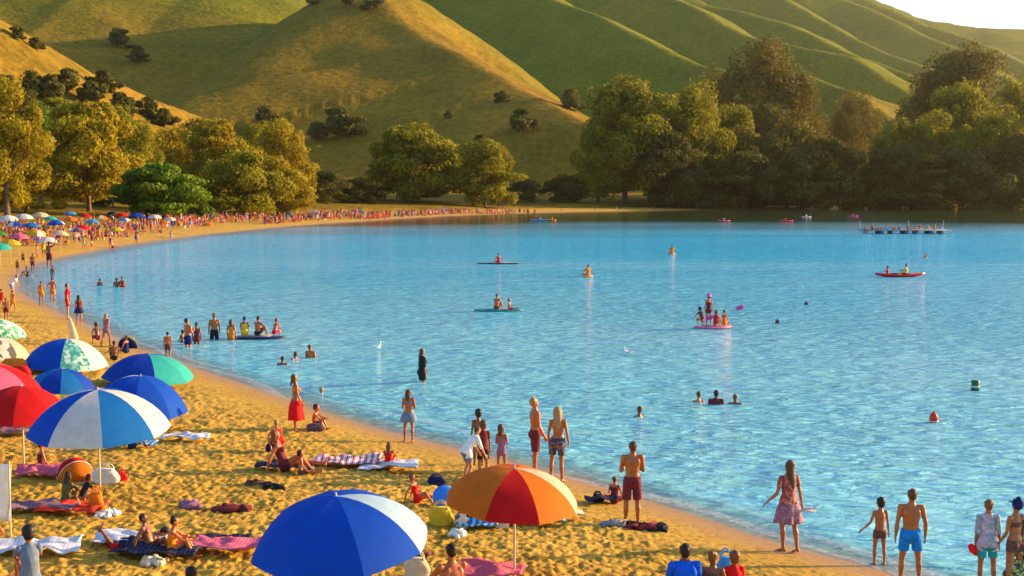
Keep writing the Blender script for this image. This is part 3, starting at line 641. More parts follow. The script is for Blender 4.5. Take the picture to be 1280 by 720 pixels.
def garment(me, J, bt, kind):
    n = len(me.vertices); V = np.empty(n * 3, np.float32); me.vertices.foreach_get('co', V); V = V.reshape(-1, 3).astype(float)
    Nn = np.empty(n * 3, np.float32); me.vertices.foreach_get('normal', Nn); Nn = Nn.reshape(-1, 3).astype(float)
    nm, t = classify(V, J, bt)
    up = np.array(J['up'][:]); h = (V - np.array(J['pel'][:])) @ up; up2 = np.array(J['up2'][:]); h2 = (V - np.array(J['mid'][:])) @ up2
    leg = np.char.startswith(nm, 'th'); tor = np.char.startswith(nm, 'tor'); arm = np.char.startswith(nm, 'ua')
    tt = (t - .15) / .85; off = np.full(n, .010)
    if kind == 'trunks': sel = (tor & (h < .10)) | (leg & (tt < .55)); off = np.where(leg, .012 + .028 * np.clip(tt, 0, 1), .012)
    elif kind == 'long_trunks': sel = (tor & (h < .10)) | (leg & (tt < .85)); off = np.where(leg, .012 + .03 * np.clip(tt, 0, 1), .012)
    elif kind == 'briefs': sel = (tor & (h < .07)) | (leg & (tt < .10)); off[:] = .007
    elif kind == 'bikini_top': sel = (tor & (h2 > .055) & (h2 < .145)); off[:] = .007
    elif kind == 'swimsuit': sel = (tor & (h2 < .17)) | (leg & (tt < .07)); off[:] = .007
    elif kind == 'shirt': sel = (tor & (h > .0)) | (arm & (t < .62)) | (tor & (h2 > .1)); off = np.where(arm, .014, .016 + .012 * np.clip(.3 - h, 0, .3) / .3)
    elif kind == 'long_shirt': sel = (tor & (h > -.08)) | (arm & (t < 1.1)) | (leg & (tt < .12)) | (np.char.startswith(nm, 'fa') & (t < .1)); off = np.where(arm, .016, .018 + .015 * np.clip(.3 - h, 0, .3) / .3)
    F = np.empty(len(me.loops), np.int32); me.loops.foreach_get('vertex_index', F); lt = np.empty(len(me.polygons), np.int32); me.polygons.foreach_get('loop_total', lt)
    if not (lt == 4).all(): return None
    F = F.reshape(-1, 4); keep = sel[F].all(1); F = F[keep]; u = np.unique(F); idx = -np.ones(n, int); idx[u] = np.arange(len(u))
    wr_ = .35 * off[:, None] * (vnoise(V[:, 0] * 28 + V[:, 1] * 15, V[:, 2] * 9, 3)[:, None] - .5)
    o = (V + Nn * off[:, None] + Nn * wr_)[u]; Fo = idx[F]
    # inner face gives the cloth its thickness at the hems
    inn = (V + Nn * (off[:, None] - .004))[u]; Fi = Fo[:, ::-1] + len(o)
    return mesh_np('garment', np.concatenate([o, inn]), np.concatenate([Fo, Fi]))
def lathe_skirt(J, length, flare, seed=0, z0=.06, top=None):
    """skirt hanging from the waist, with folds"""
    P0 = J['pel'] + J['up'] * z0; mb_v = []; nseg = 40; nr = 9; g = random.Random(seed); ph = [g.uniform(0, 6) for _ in range(4)]
    for j in range(nr):
        q = j / (nr - 1); c = P0 + v3(0, 0, -length * q)
        for i in range(nseg):
            a = 2 * math.pi * i / nseg; f = 1 + q * (.10 * math.sin(5 * a + ph[0]) + .06 * math.sin(9 * a + ph[1] + q))
            w_ = (.155 + .055 * min(1, q * 3) + flare * q) * f; d_ = (.115 + .06 * min(1, q * 3) + flare * q) * f
            p_ = c + J['rt'] * w_ * math.cos(a) + Vector((J['fw'].x, J['fw'].y, 0)).normalized() * d_ * math.sin(a); mb_v.append(p_)
    F = [(j * nseg + i, (j + 1) * nseg + i, (j + 1) * nseg + (i + 1) % nseg, j * nseg + (i + 1) % nseg) for j in range(nr - 1) for i in range(nseg)]
    me = mesh_np('skirt', [p[:] for p in mb_v], F); o = bpy.data.objects.new('t', me); col.objects.link(o); s_ = o.modifiers.new('s', 'SOLIDIFY'); s_.thickness = .005
    dg = bpy.context.evaluated_depsgraph_get(); r = bpy.data.meshes.new_from_object(o.evaluated_get(dg)); bpy.data.objects.remove(o); return r
def hair_mesh(J, bt, style, vox):
    mb = MB(); hc, hu, hf, hr = J['head'], J['hu'], J['hf'], J['hr']; hs = PROP[bt]['head']; M = Matrix((hr, hf, hu)).transposed()
    mb.ell(hc + hu * .038 * hs - hf * .020 * hs, (.084 * hs, .093 * hs, .090 * hs), M, 18, 12)
    mb.ell(hc - hu * .005 * hs - hf * .045 * hs, (.074 * hs, .064 * hs, .075 * hs), M, 14, 10)
    if style in ('long', 'shoulder'):
        L = .36 if style == 'long' else .2; b = hc - hf * .055 * hs; dn = v3(0, 0, -1)
        mb.sweep([(b + hu * .03, .07, .05, hr, hf), (b - hf * .015 + dn * .07, .078, .045, hr, hf), (b - hf * .045 + dn * (L * .6), .085, .038, hr, hf), (b - hf * .055 + dn * L, .05, .022, hr, hf)], 14)
        for s in (-1, 1): mb.limb([hc + hr * s * .07 + hu * .03, hc + hr * s * .082 - hu * .05 - hf * .02, hc + hr * s * .08 + dn * L * .6 - hf * .05], [.03, .03, .018], 8)
    if style == 'ponytail': b = hc - hf * .10 * hs + hu * .02; mb.limb([b, b - hf * .05 - hu * .03, b - hf * .06 - hu * .15, b - hf * .04 - hu * .22], [.022, .03, .026, .012], 10)
    if style == 'bun': mb.ell(hc + hu * .10 * hs - hf * .07 * hs, (.04, .04, .038), None, 12, 8)
    g = random.Random(5)
    for _ in range(26):
        a = g.uniform(0, 6.28); e = g.uniform(.1, 1.4); d = hr * math.cos(a) * math.cos(e) + hf * math.sin(a) * math.cos(e) + hu * math.sin(e)
        if d.dot(hf) > .55: continue
        mb.ell(hc + hu * .038 * hs - hf * .02 * hs + d * .079 * hs, (.022,) * 3, None, 6, 5)
    return remesh(mb.mesh('h'), max(vox, .009), 2)
def hat_mesh(J, bt, style):
    mb = MB(); hc, hu, hf, hr = J['head'], J['hu'], J['hf'], J['hr']; hs = PROP[bt]['head']; c = hc + hu * .045 * hs - hf * .012
    def ring(z, r_, fx=0): return (c + hu * z, r_ * .95 * hs, r_ * 1.12 * hs, hr, hf)
    st = [ring(-.02, .098), ring(.03, .098), ring(.065, .085), ring(.085, .05)]; n = 18
    mb.sweep(st, n, 0, True)
    if style == 'cap': mb.sweep([(c + hf * .06 + hu * .0, .075, .008, hr, hu), (c + hf * .12 - hu * .004, .07, .006, hr, hu), (c + hf * .175 * hs - hu * .014, .045, .005, hr, hu)], 12, 0, True)
    elif style == 'brim': mb.sweep([(c - hu * .022, .17, .17, hr, hf), (c - hu * .028, .17, .17, hr, hf)], 22, 0, False)
    return mb.mesh('hat')
# poses (body frame: x right, y forward, z up)
D = (0, 0, -1)
POSES = {
 'stand': dict(uaL=(-.16, -.03, -1), faL=(-.06, .12, -1), uaR=(.16, -.03, -1), faR=(.06, .12, -1), thL=(-.07, .02, -1), snL=(-.03, -.02, -1), thR=(.07, .0, -1), snR=(.03, -.03, -1)),
 'stand_wide': dict(spine2=(.02, .06, 1), head=(6, -6), uaL=(-.22, -.08, -1), faL=(-.06, .16, -1), uaR=(.26, -.02, -1), faR=(.05, .22, -1), thL=(-.13, .02, -1), snL=(-.05, -.02, -1), thR=(.13, .0, -1), snR=(.05, -.03, -1)),
 'contrapposto': dict(spine=(.06, 0, 1), spine2=(-.06, 0, 1), uaL=(-.2, .0, -1), faL=(-.0, .25, -1), uaR=(.22, -.1, -1), faR=(.1, .3, -1), thL=(-.14, .14, -1), snL=(-.02, -.16, -1), thR=(.0, -.02, -1), snR=(.04, -.02, -1), head=(12, 5)),
 'arms_front': dict(uaL=(-.16, .10, -1), faL=(.55, .9, .35), uaR=(.16, .10, -1), faR=(-.55, .9, .35), thL=(-.08, .02, -1), snL=(-.02, -.02, -1), thR=(.06, .05, -1), snR=(.02, -.08, -1), head=(0, -12), palmL=(.3, -1, 0), palmR=(-.3, -1, 0), thumbL=(0, 0, 1), thumbR=(0, 0, 1)),
 'arms_up': dict(uaL=(-.5, .1, -.75), faL=(.35, .6, .75), uaR=(.5, .1, -.75), faR=(-.35, .6, .75), thL=(-.07, .02, -1), snL=(-.03, -.02, -1), thR=(.07, .0, -1), snR=(.03, -.03, -1), thumbL=(1, 0, 0), thumbR=(-1, 0, 0)),
 'hips': dict(uaL=(-.62, -.25, -.8), faL=(.55, .3, -.55), uaR=(.62, -.25, -.8), faR=(-.55, .3, -.55), thL=(-.10, .02, -1), snL=(-.03, -.02, -1), thR=(.10, .02, -1), snR=(.03, -.03, -1), palmL=(1, 0, 0), palmR=(-1, 0, 0)),
 'walk': dict(spine=(0, .05, 1), uaL=(-.16, .28, -1), faL=(-.05, .55, -1), uaR=(.16, -.3, -1), faR=(.08, -.1, -1), thL=(-.06, -.22, -1), snL=(-.02, -.42, -1), thR=(.06, .34, -1), snR=(.02, -.02, -1), ftL=(-.1, 1, -.5)),
 'stroll': dict(spine=(0, .03, 1), uaL=(-.30, .0, -.9), faL=(-.45, .35, -.55), uaR=(.28, -.08, -1), faR=(.30, .15, -1), thL=(-.03, .14, -1), snL=(-.0, -.12, -1), thR=(.03, -.12, -1), snR=(.01, -.22, -1), head=(20, -5), palmL=(0, 0, -1), thumbL=(1, 0, 0)),
 'hold_right': dict(uaL=(-.42, -.05, -1), faL=(-.7, .25, -.7), uaR=(.18, .0, -1), faR=(.14, .05, -1), thL=(-.10, .05, -1), snL=(-.03, -.05, -1), thR=(.08, .0, -1), snR=(.03, -.03, -1), head=(-8, -5)),
 'side_arms': dict(uaL=(-.12, .12, -1), faL=(-.02, .55, -.75), uaR=(.12, .08, -1), faR=(.02, .45, -.85), thL=(-.06, .08, -1), snL=(-.03, -.06, -1), thR=(.07, -.06, -1), snR=(.03, -.06, -1), head=(0, -8)),
 'bend': dict(spine=(0, .55, 1), spine2=(0, .95, .8), uaL=(-.12, .35, -1), faL=(-.02, .55, -.85), uaR=(.12, .35, -1), faR=(.02, .45, -.85), thL=(-.09, .25, -1), snL=(-.03, -.28, -1), thR=(.09, .2, -1), snR=(.03, -.25, -1), head=(0, -15)),
 'crouch': dict(spine=(0, .35, 1), spine2=(0, .55, .85), uaL=(-.2, .75, -.7), faL=(.2, .6, -.75), uaR=(.2, .75, -.7), faR=(-.2, .6, -.75), thL=(-.28, 1, .15), snL=(-.02, -.42, -1), thR=(.28, 1, .15), snR=(.02, -.42, -1), head=(0, -5)),
 'sit_knees': dict(spine=(0, -.12, 1), spine2=(0, .25, 1), uaL=(-.2, .75, -.65), faL=(.35, .85, -.1), uaR=(.2, .75, -.65), faR=(-.35, .85, -.1), thL=(-.16, .72, .62), snL=(.02, .40, -.9), thR=(.16, .72, .62), snR=(-.02, .40, -.9), head=(0, 0), palmL=(0, 0, -1), palmR=(0, 0, -1), thumbL=(1, 0, 0), thumbR=(-1, 0, 0)),
 'sit_back': dict(spine=(0, -.42, 1), spine2=(0, -.25, 1), uaL=(-.25, -.5, -.85), faL=(-.05, -.25, -1), uaR=(.25, -.5, -.85), faR=(.05, -.25, -1), thL=(-.12, 1, .08), snL=(-.02, 1, -.12), thR=(.12, .8, .52), snR=(.02, .62, -.85), ftL=(-.1, .3, 1), curlL=0, curlR=0, palmL=(0, -1, -.2), palmR=(0, -1, -.2)),
 'sit_legs': dict(spine=(0, -.08, 1), spine2=(0, .15, 1), uaL=(-.22, .25, -1), faL=(.1, .6, -.6), uaR=(.22, .25, -1), faR=(-.1, .6, -.6), thL=(-.12, 1, .03), snL=(-.02, 1, -.05), thR=(.12, 1, .10), snR=(.02, 1, -.15), ftL=(-.1, .2, 1), ftR=(.1, .2, 1), head=(0, -10)),
 'sit_cross': dict(spine=(0, -.02, 1), spine2=(0, .18, 1), uaL=(-.25, .3, -1), faL=(.1, .8, -.35), uaR=(.25, .3, -1), faR=(-.1, .8, -.35), thL=(-.85, .75, .06), snL=(.95, .12, -.10), thR=(.85, .75, .06), snR=(-.95, .38, -.05), ftL=(.3, 1, 0), ftR=(-.3, 1, 0), head=(0, -10)),
 'prone': dict(spine=(0, 1, .10), spine2=(0, 1, .42), uaL=(-.35, .5, -.75), faL=(.25, 1, -.05), uaR=(.35, .5, -.75), faR=(-.25, 1, -.05), thL=(-.08, -1, -.03), snL=(-.02, -1, .0), thR=(.08, -1, -.03), snR=(.02, -.55, .8), ftL=(0, -1, -.4), ftR=(0, -.2, 1), palmL=(0, 0, -1), palmR=(0, 0, -1), head=(0, 30)),
 'supine': dict(spine=(0, -1, .03), spine2=(0, -1, .05), uaL=(-.5, .9, -.1), faL=(-.2, 1, -.05), uaR=(.5, .9, -.1), faR=(.2, 1, -.05), thL=(-.1, 1, .02), snL=(-.02, 1, -.02), thR=(.1, .78, .6), snR=(.02, .6, -.8), ftL=(0, .3, 1)),
 'swim': dict(spine=(0, .9, .35), spine2=(0, .75, .6), uaL=(-.6, .9, .15), faL=(-.1, 1, .1), uaR=(.6, .6, -.4), faR=(.1, 1, -.1), thL=(-.08, -1, -.1), snL=(-.02, -1, .05), thR=(.08, -1, -.15), snR=(.02, -1, .1), ftL=(0, -1, -.2), ftR=(0, -1, -.2), head=(0, 15)),
 'paddle': dict(spine=(0, -.10, 1), spine2=(0, .05, 1), uaL=(-.35, .55, -.75), faL=(-.1, .9, .15), uaR=(.35, .55, -.65), faR=(.05, .9, .25), thL=(-.18, 1, .15), snL=(.04, 1, -.25), thR=(.18, 1, .15), snR=(-.04, 1, -.25), ftL=(-.1, .2, 1), ftR=(.1, .2, 1), curlL=.7, curlR=.7, palmL=(0, 0, -1), palmR=(0, 0, -1), thumbL=(1, 0, 0), thumbR=(-1, 0, 0)),
 'wave': dict(uaL=(-.16, -.03, -1), faL=(-.06, .25, -1), uaR=(.75, .1, .7), faR=(.15, .2, 1), thL=(-.09, .02, -1), snL=(-.03, -.02, -1), thR=(.09, .0, -1), snR=(.03, -.03, -1), palmR=(0, 1, 0)),
}
_bc = {}
def get_body(pose, bt, vox):
    k = (pose, bt, vox)
    if k not in _bc:
        me, J = body_mesh(POSES[pose], bt, vox)
        zs = np.empty(len(me.vertices) * 3, np.float32); me.vertices.foreach_get('co', zs); zmin = float(zs[2::3].min()); zmax = float(zs[2::3].max())
        me.materials.clear(); me.materials.append(SKIN['tan']); _bc[k] = (me, J, zmin, zmax)
    return _bc[k]
_gc = {}
def get_part(key, fn):
    if key not in _gc: _gc[key] = fn()
    return _gc[key]
def setmat(o, m):
    if not o.data.materials: o.data.materials.append(m)
    o.material_slots[0].link = 'OBJECT'; o.material_slots[0].material = m
PART_NAME = {'trunks': 'swim_shorts', 'long_trunks': 'board_shorts', 'briefs': 'swim_briefs', 'bikini_top': 'bikini_top', 'swimsuit': 'swimsuit', 'shirt': 'shirt', 'long_shirt': 'shirt', 'skirt': 'skirt', 'dress': 'dress', 'long_skirt': 'skirt', 'wrap': 'wrap_skirt'}
def person(loc, H, yaw, pose, bt, skin, hair, wear, label, vox=.0085, group='people on the beach and in the lake', sink=0.0, hat=None, total=None):
    """H standing height; yaw in degrees, 0 = facing away from the camera (+Y), 90 = facing left"""
    me, J, zmin, zmax = get_body(pose, bt, vox); s = H / 1.75
    o = obj('person', me); setmat(o, SKIN[skin]); o.scale = (s, s, s); o.rotation_euler = (0, 0, R(yaw))
    o.location = (loc[0], loc[1], loc[2] - zmin * s - sink - .012 * s)
    tag(o, label, 'person', group)
    for kind, mat in wear:
        k = (pose, bt, vox, kind); nmx = PART_NAME[kind]
        if kind == 'skirt': g = get_part(k, lambda: lathe_skirt(J, .30, .05))
        elif kind == 'wrap': g = get_part(k, lambda: lathe_skirt(J, .42, .06, 2))
        elif kind == 'long_skirt': g = get_part(k, lambda: lathe_skirt(J, .62, .07, 3))
        elif kind == 'dress': g = get_part(k, lambda: lathe_skirt(J, .45, .06, 4, .10))
        else: g = get_part(k, lambda: garment(me, J, bt, kind))
        if g is None: continue
        c = obj(nmx, g, o); setmat(c, fab(mat) if isinstance(mat, str) else mat)
    if hat:
        c = obj('hat', get_part((pose, bt, vox, hat[0]), lambda: hat_mesh(J, bt, hat[0])), o); setmat(c, fab(hat[1]))
    if hair:
        c = obj('hair', get_part((pose, bt, vox, hair[0]), lambda: hair_mesh(J, bt, hair[0], vox)), o); setmat(c, HAIR[hair[1]])
    if vox < .012:
        hs = PROP[bt]['head']
        for sg_ in (-1, 1):
            def ey():
                mb = MB(); M = Matrix((J['hr'], J['hf'], J['hu'])).transposed(); c0 = J['head'] + J['hf'] * .079 * hs + J['hr'] * sg_ * .030 * hs + J['hu'] * .010 * hs
                mb.ell(c0, (.014, .009, .009), M, 8, 6, 0); mb.ell(c0 + J['hf'] * .006, (.0065, .005, .007), M, 8, 6, 1); return mb.mesh('eye', [plain('eye_white', (.7, .68, .64), .3), plain('iris', (.03, .02, .012), .2)])
            obj('eye', get_part((pose, bt, 'eye', sg_), ey), o)
    return o
def on_sand(px, py, ytop, *a, H=None, **k):
    q = ground(px, py); hh = (py - ytop) * q.y / FPX * 1.0
    return person(q, H or hh, *a, **k)
def in_water(px, ywl, ytop, H, *a, **k):
    """standing person in the lake: the waterline is at ywl and the top of the head at ytop"""
    q = water_pt(px, ywl); vis = (ywl - ytop) * q.y / FPX; return person((q.x, q.y, 0), H, *a, sink=H - vis, **k)
PINKW = patches('dress_print', [(.30, .06, .04), (.42, .12, .08), (.22, .05, .05), (.5, .2, .12)], 22)
MAUVE = patches('skirt_print', [(.28, .12, .16), (.36, .18, .24), (.22, .09, .12)], 25)
GREYP = patches('top_print', [(.30, .33, .38), (.5, .48, .5), (.6, .3, .33), (.25, .3, .33), (.42, .4, .45)], 16)
LEO = patches('bag_print', [(.45, .35, .08), (.04, .04, .02), (.6, .5, .2), (.1, .12, .04)], 30)
DKP = patches('shorts_print', [(.06, .05, .07), (.12, .09, .12), (.25, .12, .08), (.04, .04, .07)], 22)
V1 = .0085; V2 = .013; V3 = .018
# --- foreground right
on_sand(1137, 727, 603, -4, 'stand_wide', 'm', 'tan', ('short', 'brown'), [('trunks', 'cyan')], 'broad man seen from behind in bright blue swim shorts at the water edge')
on_sand(1099, 704, 616, 8, 'hold_right', 'k', 'tan', ('short', 'dark'), [('briefs', 'brown')], 'thin boy with one arm out standing left of the man in blue shorts')
on_sand(1233, 731, 614, -6, 'stand', 'f', 'tan', ('short', 'auburn'), [('trunks', 'teal'), ('long_shirt', GREYP)], 'woman in a grey and pink shirt and teal shorts wading at the right')
on_sand(1267, 734, 612, 30, 'side_arms', 'f', 'tan', None, [('bikini_top', 'brown'), ('briefs', 'brown')], 'slim woman in a blue peaked cap beside the right edge', hat=('cap', 'navy'))
on_sand(1287, 732, 618, 15, 'stand', 'f', 'brown', ('shoulder', 'dark'), [('trunks', 'maroon')], 'person half cut by the right edge of the photo')
on_sand(985, 687, 568, 22, 'stroll', 'f', 'tan', ('long', 'brown'), [('shirt', PINKW), ('wrap', MAUVE)], 'woman with long brown hair strolling in a mauve skirt with sandals in her hand')
on_sand(790, 655, 546, 3, 'arms_front', 'm', 'tan', ('short', 'brown'), [('long_trunks', 'maroon')], 'man seen from behind in dark red shorts with both hands raised to his chest')
on_sand(669, 590, 492, -75, 'side_arms', 'm', 'red', ('short', 'blond'), [('long_trunks', 'maroon')], 'tall fair haired man in long maroon shorts, left one of a pair at the waterline')
on_sand(697, 600, 503, -12, 'contrapposto', 'f', 'tan', ('long', 'blond'), [('trunks', DKP)], 'woman with long hair in patterned dark shorts, right one of a pair at the waterline')
on_sand(511, 551, 482, -8, 'arms_front', 'f', 'tan', ('shoulder', 'brown'), [('skirt', 'slate'), ('bikini_top', 'slate')], 'girl in a short slate skirt standing at the waterline')
in_water(528, 477, 434, 1.75, -60, 'stand', 'f', 'tan', ('shoulder', 'brown'), [('long_shirt', 'black'), ('trunks', 'black')], 'person wading knee deep in wet black clothes', vox=V2)
on_sand(370, 538, 464, -70, 'side_arms', 'f', 'tan', ('shoulder', 'brown'), [('long_skirt', 'red'), ('bikini_top', 'orange')], 'woman in a long bright red skirt standing near the water')
on_sand(394, 536, 499, -100, 'sit_knees', 'k', 'tan', ('short', 'dark'), [('trunks', 'navy')], 'child sitting on the sand beside the woman in the red skirt', H=1.15)
in_water(402, 492, 484, 1.2, 0, 'stand', 'k', 'fair', ('short', 'blond'), [('shirt', 'white')], 'small child deep in the water behind the woman in the red skirt', vox=V2)
on_sand(604, 596, 537, 15, 'stand', 'k', 'tan', ('short', 'brown'), [('shirt', 'maroon'), ('trunks', 'black')], 'dark haired child in a maroon top, middle of the group behind the orange umbrella', H=1.3)
on_sand(627, 594, 543, -20, 'arms_front', 'k', 'tan', ('shoulder', 'brown'), [('swimsuit', 'mauve')], 'girl in a mauve swimsuit, right one of the group behind the orange umbrella', H=1.2)
on_sand(598, 580, 535, 10, 'stand', 'k', 'brown', ('short', 'dark'), [('trunks', 'navy')], 'boy with dark hair standing farthest back in the group behind the orange umbrella', H=1.35)
on_sand(583, 603, 563, -60, 'bend', 'f', 'fair', ('bun', 'brown'), [('long_shirt', 'white'), ('trunks', 'slate')], 'woman in white bending down behind the orange umbrella', H=1.35)
on_sand(768, 628, 603, -20, 'sit_cross', 'f', 'red', ('bun', 'brown'), [('swimsuit', 'maroon')], 'sunburnt woman sitting on the sand behind the man in dark red shorts', H=1.05)
# --- foreground sand
on_sand(38, 735, 657, 30, 'sit_knees', 'k', 'red', ('short', 'dark'), [('shirt', 'slate')], 'boy in a grey blue vest sitting at the bottom left', H=1.55)
on_sand(-14, 722, 652, -40, 'side_arms', 'f', 'red', ('bun', 'brown'), [('swimsuit', 'orange')], 'woman cut by the left edge reaching towards the boy', H=1.5)
on_sand(190, 692, 655, -95, 'sit_back', 'm', 'brown', ('short', 'dark'), [('trunks', 'maroon')], 'dark haired man leaning back on his arms, left of a pair on the shaded towel', H=1.2)
on_sand(167, 686, 654, -80, 'prone', 'm', 'brown', ('short', 'dark'), [('trunks', 'black')], 'man lying on the white and blue towel beside the shaded pair', H=1.3)
on_sand(216, 697, 655, -80, 'sit_knees', 'f', 'red', ('bun', 'dark'), [('swimsuit', 'orange')], 'woman with knees drawn up, right of a pair on the dark towel', H=1.22)
on_sand(240, 790, 709, 0, 'sit_cross', 'm', 'brown', ('short', 'dark'), [('trunks', 'navy')], 'person of whom only the dark haired head shows at the bottom edge', H=1.6)
on_sand(566, 762, 679, 25, 'sit_knees', 'm', 'red', ('short', 'dark'), [('trunks', 'blue')], 'dark haired man in blue shorts sitting at the bottom by the orange umbrella pole', H=1.7)
on_sand(356, 590, 545, -85, 'sit_back', 'f', 'red', ('shoulder', 'auburn'), [('swimsuit', 'maroon')], 'woman leaning back with her legs stretched out in the middle of the sand', H=1.75)
on_sand(376, 594, 574, -80, 'sit_legs', 'k', 'tan', ('short', 'dark'), [('trunks', 'brown')], 'child sitting between the legs of the woman leaning back', H=.95)
on_sand(350, 566, 528, 40, 'crouch', 'f', 'red', ('bun', 'blond'), [('swimsuit', 'red')], 'woman in red crouching behind the woman leaning back', H=1.15)
on_sand(486, 586, 556, -10, 'sit_knees', 'f', 'red', ('shoulder', 'auburn'), [('swimsuit', 'red')], 'woman in a red swimsuit sitting on the striped towel', H=1.12)
on_sand(522, 628, 599, -110, 'sit_back', 'f', 'red', ('bun', 'brown'), [('swimsuit', 'red')], 'woman in red reclining beside the small blue disc', H=1.05)
on_sand(856, 760, 684, 5, 'sit_cross', 'm', 'brown', ('short', 'dark'), [('shirt', 'royal')], 'man in a royal blue top sitting at the bottom edge right of centre', H=1.75)
on_sand(890, 758, 697, -20, 'sit_cross', 'f', 'brown', ('bun', 'auburn'), [('swimsuit', 'brown')], 'person with auburn hair at the bottom edge beside the man in royal blue', H=1.55)
on_sand(918, 752, 705, 10, 'sit_cross', 'k', 'red', ('short', 'auburn'), [('shirt', 'red')], 'child in a red shirt at the bottom edge', H=1.35)
on_sand(84, 632, 598, -30, 'sit_knees', 'f', 'brown', ('long', 'dark'), [('long_shirt', 'olive')], 'person wrapped in dark olive sitting on the red blanket', H=1.15)
on_sand(103, 634, 608, -50, 'crouch', 'k', 'brown', ('short', 'dark'), [('shirt', 'black')], 'child in black crouching beside the person in dark olive', H=.85)
on_sand(165, 563, 544, -60, 'sit_knees', 'f', 'brown', ('bun', 'dark'), [('swimsuit', 'navy')], 'person sitting under the right edge of the blue and white umbrella', H=1.2)
on_sand(52, 590, 568, -60, 'sit_legs', 'f', 'red', ('bun', 'brown'), [('swimsuit', 'maroon')], 'person sitting on the pink towel left of the orange pop up tent', H=1.2)
# --- middle left waterline
for (px, py, yt, yaw, pose, bt, sk, hr_, wear, lab) in [
 (210, 449, 413, 10, 'stand', 'm', 'tan', ('short', 'dark'), [('trunks', 'brown')], 'bather standing closest to the teal tent at the waterline'),
 (133, 433, 390, -20, 'walk', 'f', 'tan', ('shoulder', 'blond'), [('swimsuit', 'mauve')], 'blond woman walking at the waterline above the teal tent'),
 (122, 430, 416, 30, 'crouch', 'k', 'brown', ('short', 'dark'), [('trunks', 'maroon')], 'dark child crouching beside the blond woman at the waterline'),
 (143, 450, 430, 20, 'sit_knees', 'm', 'brown', ('short', 'dark'), [('trunks', 'black')], 'dark haired man sitting on the sand between the two dome tents'),
 (85, 398, 353, -70, 'stand', 'm', 'fair', ('short', 'brown'), [('shirt', 'red'), ('trunks', 'red')], 'man in a red shirt and red shorts at the curve of the beach'),
 (99, 405, 367, 10, 'side_arms', 'f', 'red', ('shoulder', 'dark'), [('swimsuit', 'maroon'), ('skirt', 'navy')], 'woman in maroon and navy right of the man in the red shirt'),
 (66, 378, 345, -20, 'hips', 'm', 'red', ('short', 'brown'), [('trunks', 'orange')], 'man with hands on hips left of the man in the red shirt'),
 (52, 381, 350, 15, 'stand', 'f', 'tan', ('ponytail', 'brown'), [('swimsuit', 'orange')], 'slim woman at the far left of the curving waterline'),
 (66, 350, 330, 0, 'stand', 'm', 'brown', ('short', 'dark'), [('trunks', 'slate')], 'small figure wading above the man with hands on hips'),
 (15, 372, 340, -80, 'bend', 'f', 'fair', ('short', 'brown'), [('shirt', 'white'), ('trunks', 'grey')], 'person in white bending at the inner curve of the waterline'),
 (8, 400, 372, 10, 'stand', 'm', 'red', ('short', 'brown'), [('trunks', 'maroon')], 'person in maroon shorts close to the left edge'),
 (16, 391, 362, -20, 'walk', 'f', 'tan', ('bun', 'brown'), [('swimsuit', 'orange')], 'woman in orange walking close to the left edge'),
 (2, 385, 360, 0, 'stand', 'f', 'red', ('bun', 'dark'), [('swimsuit', 'red')], 'woman in red right on the left edge'),
 (22, 340, 324, 0, 'stand', 'm', 'brown', ('short', 'dark'), [('trunks', 'maroon')], 'dark figure in maroon shorts at the top of the inner curve'),
 (29, 331, 315, 0, 'walk', 'm', 'brown', ('short', 'dark'), [('trunks', 'black')], 'dark figure walking above the inner curve'),
 (41, 338, 316, 20, 'stand', 'm', 'brown', ('short', 'dark'), [('long_trunks', 'maroon')], 'dark figure in long maroon shorts above the inner curve'),
 (62, 334, 300, -10, 'wave', 'm', 'brown', ('short', 'dark'), [('long_trunks', 'maroon')], 'tall dark figure with one arm up at the upper curve of the beach'),
 (54, 318, 302, 10, 'stand', 'f', 'brown', ('short', 'dark'), [('swimsuit', 'mauve')], 'woman in mauve beside the tall dark figure'),
 (158, 441, 432, 70, 'sit_legs', 'f', 'tan', ('bun', 'brown'), [('swimsuit', 'navy')], 'woman in navy resting at the waterline right of the dark haired man'),
]:
    on_sand(px, py, yt, yaw, pose, bt, sk, hr_, wear, lab, vox=V2 if py > 360 else V3, H=(1.3 if pose in ('sit_knees', 'crouch', 'sit_legs') else None))
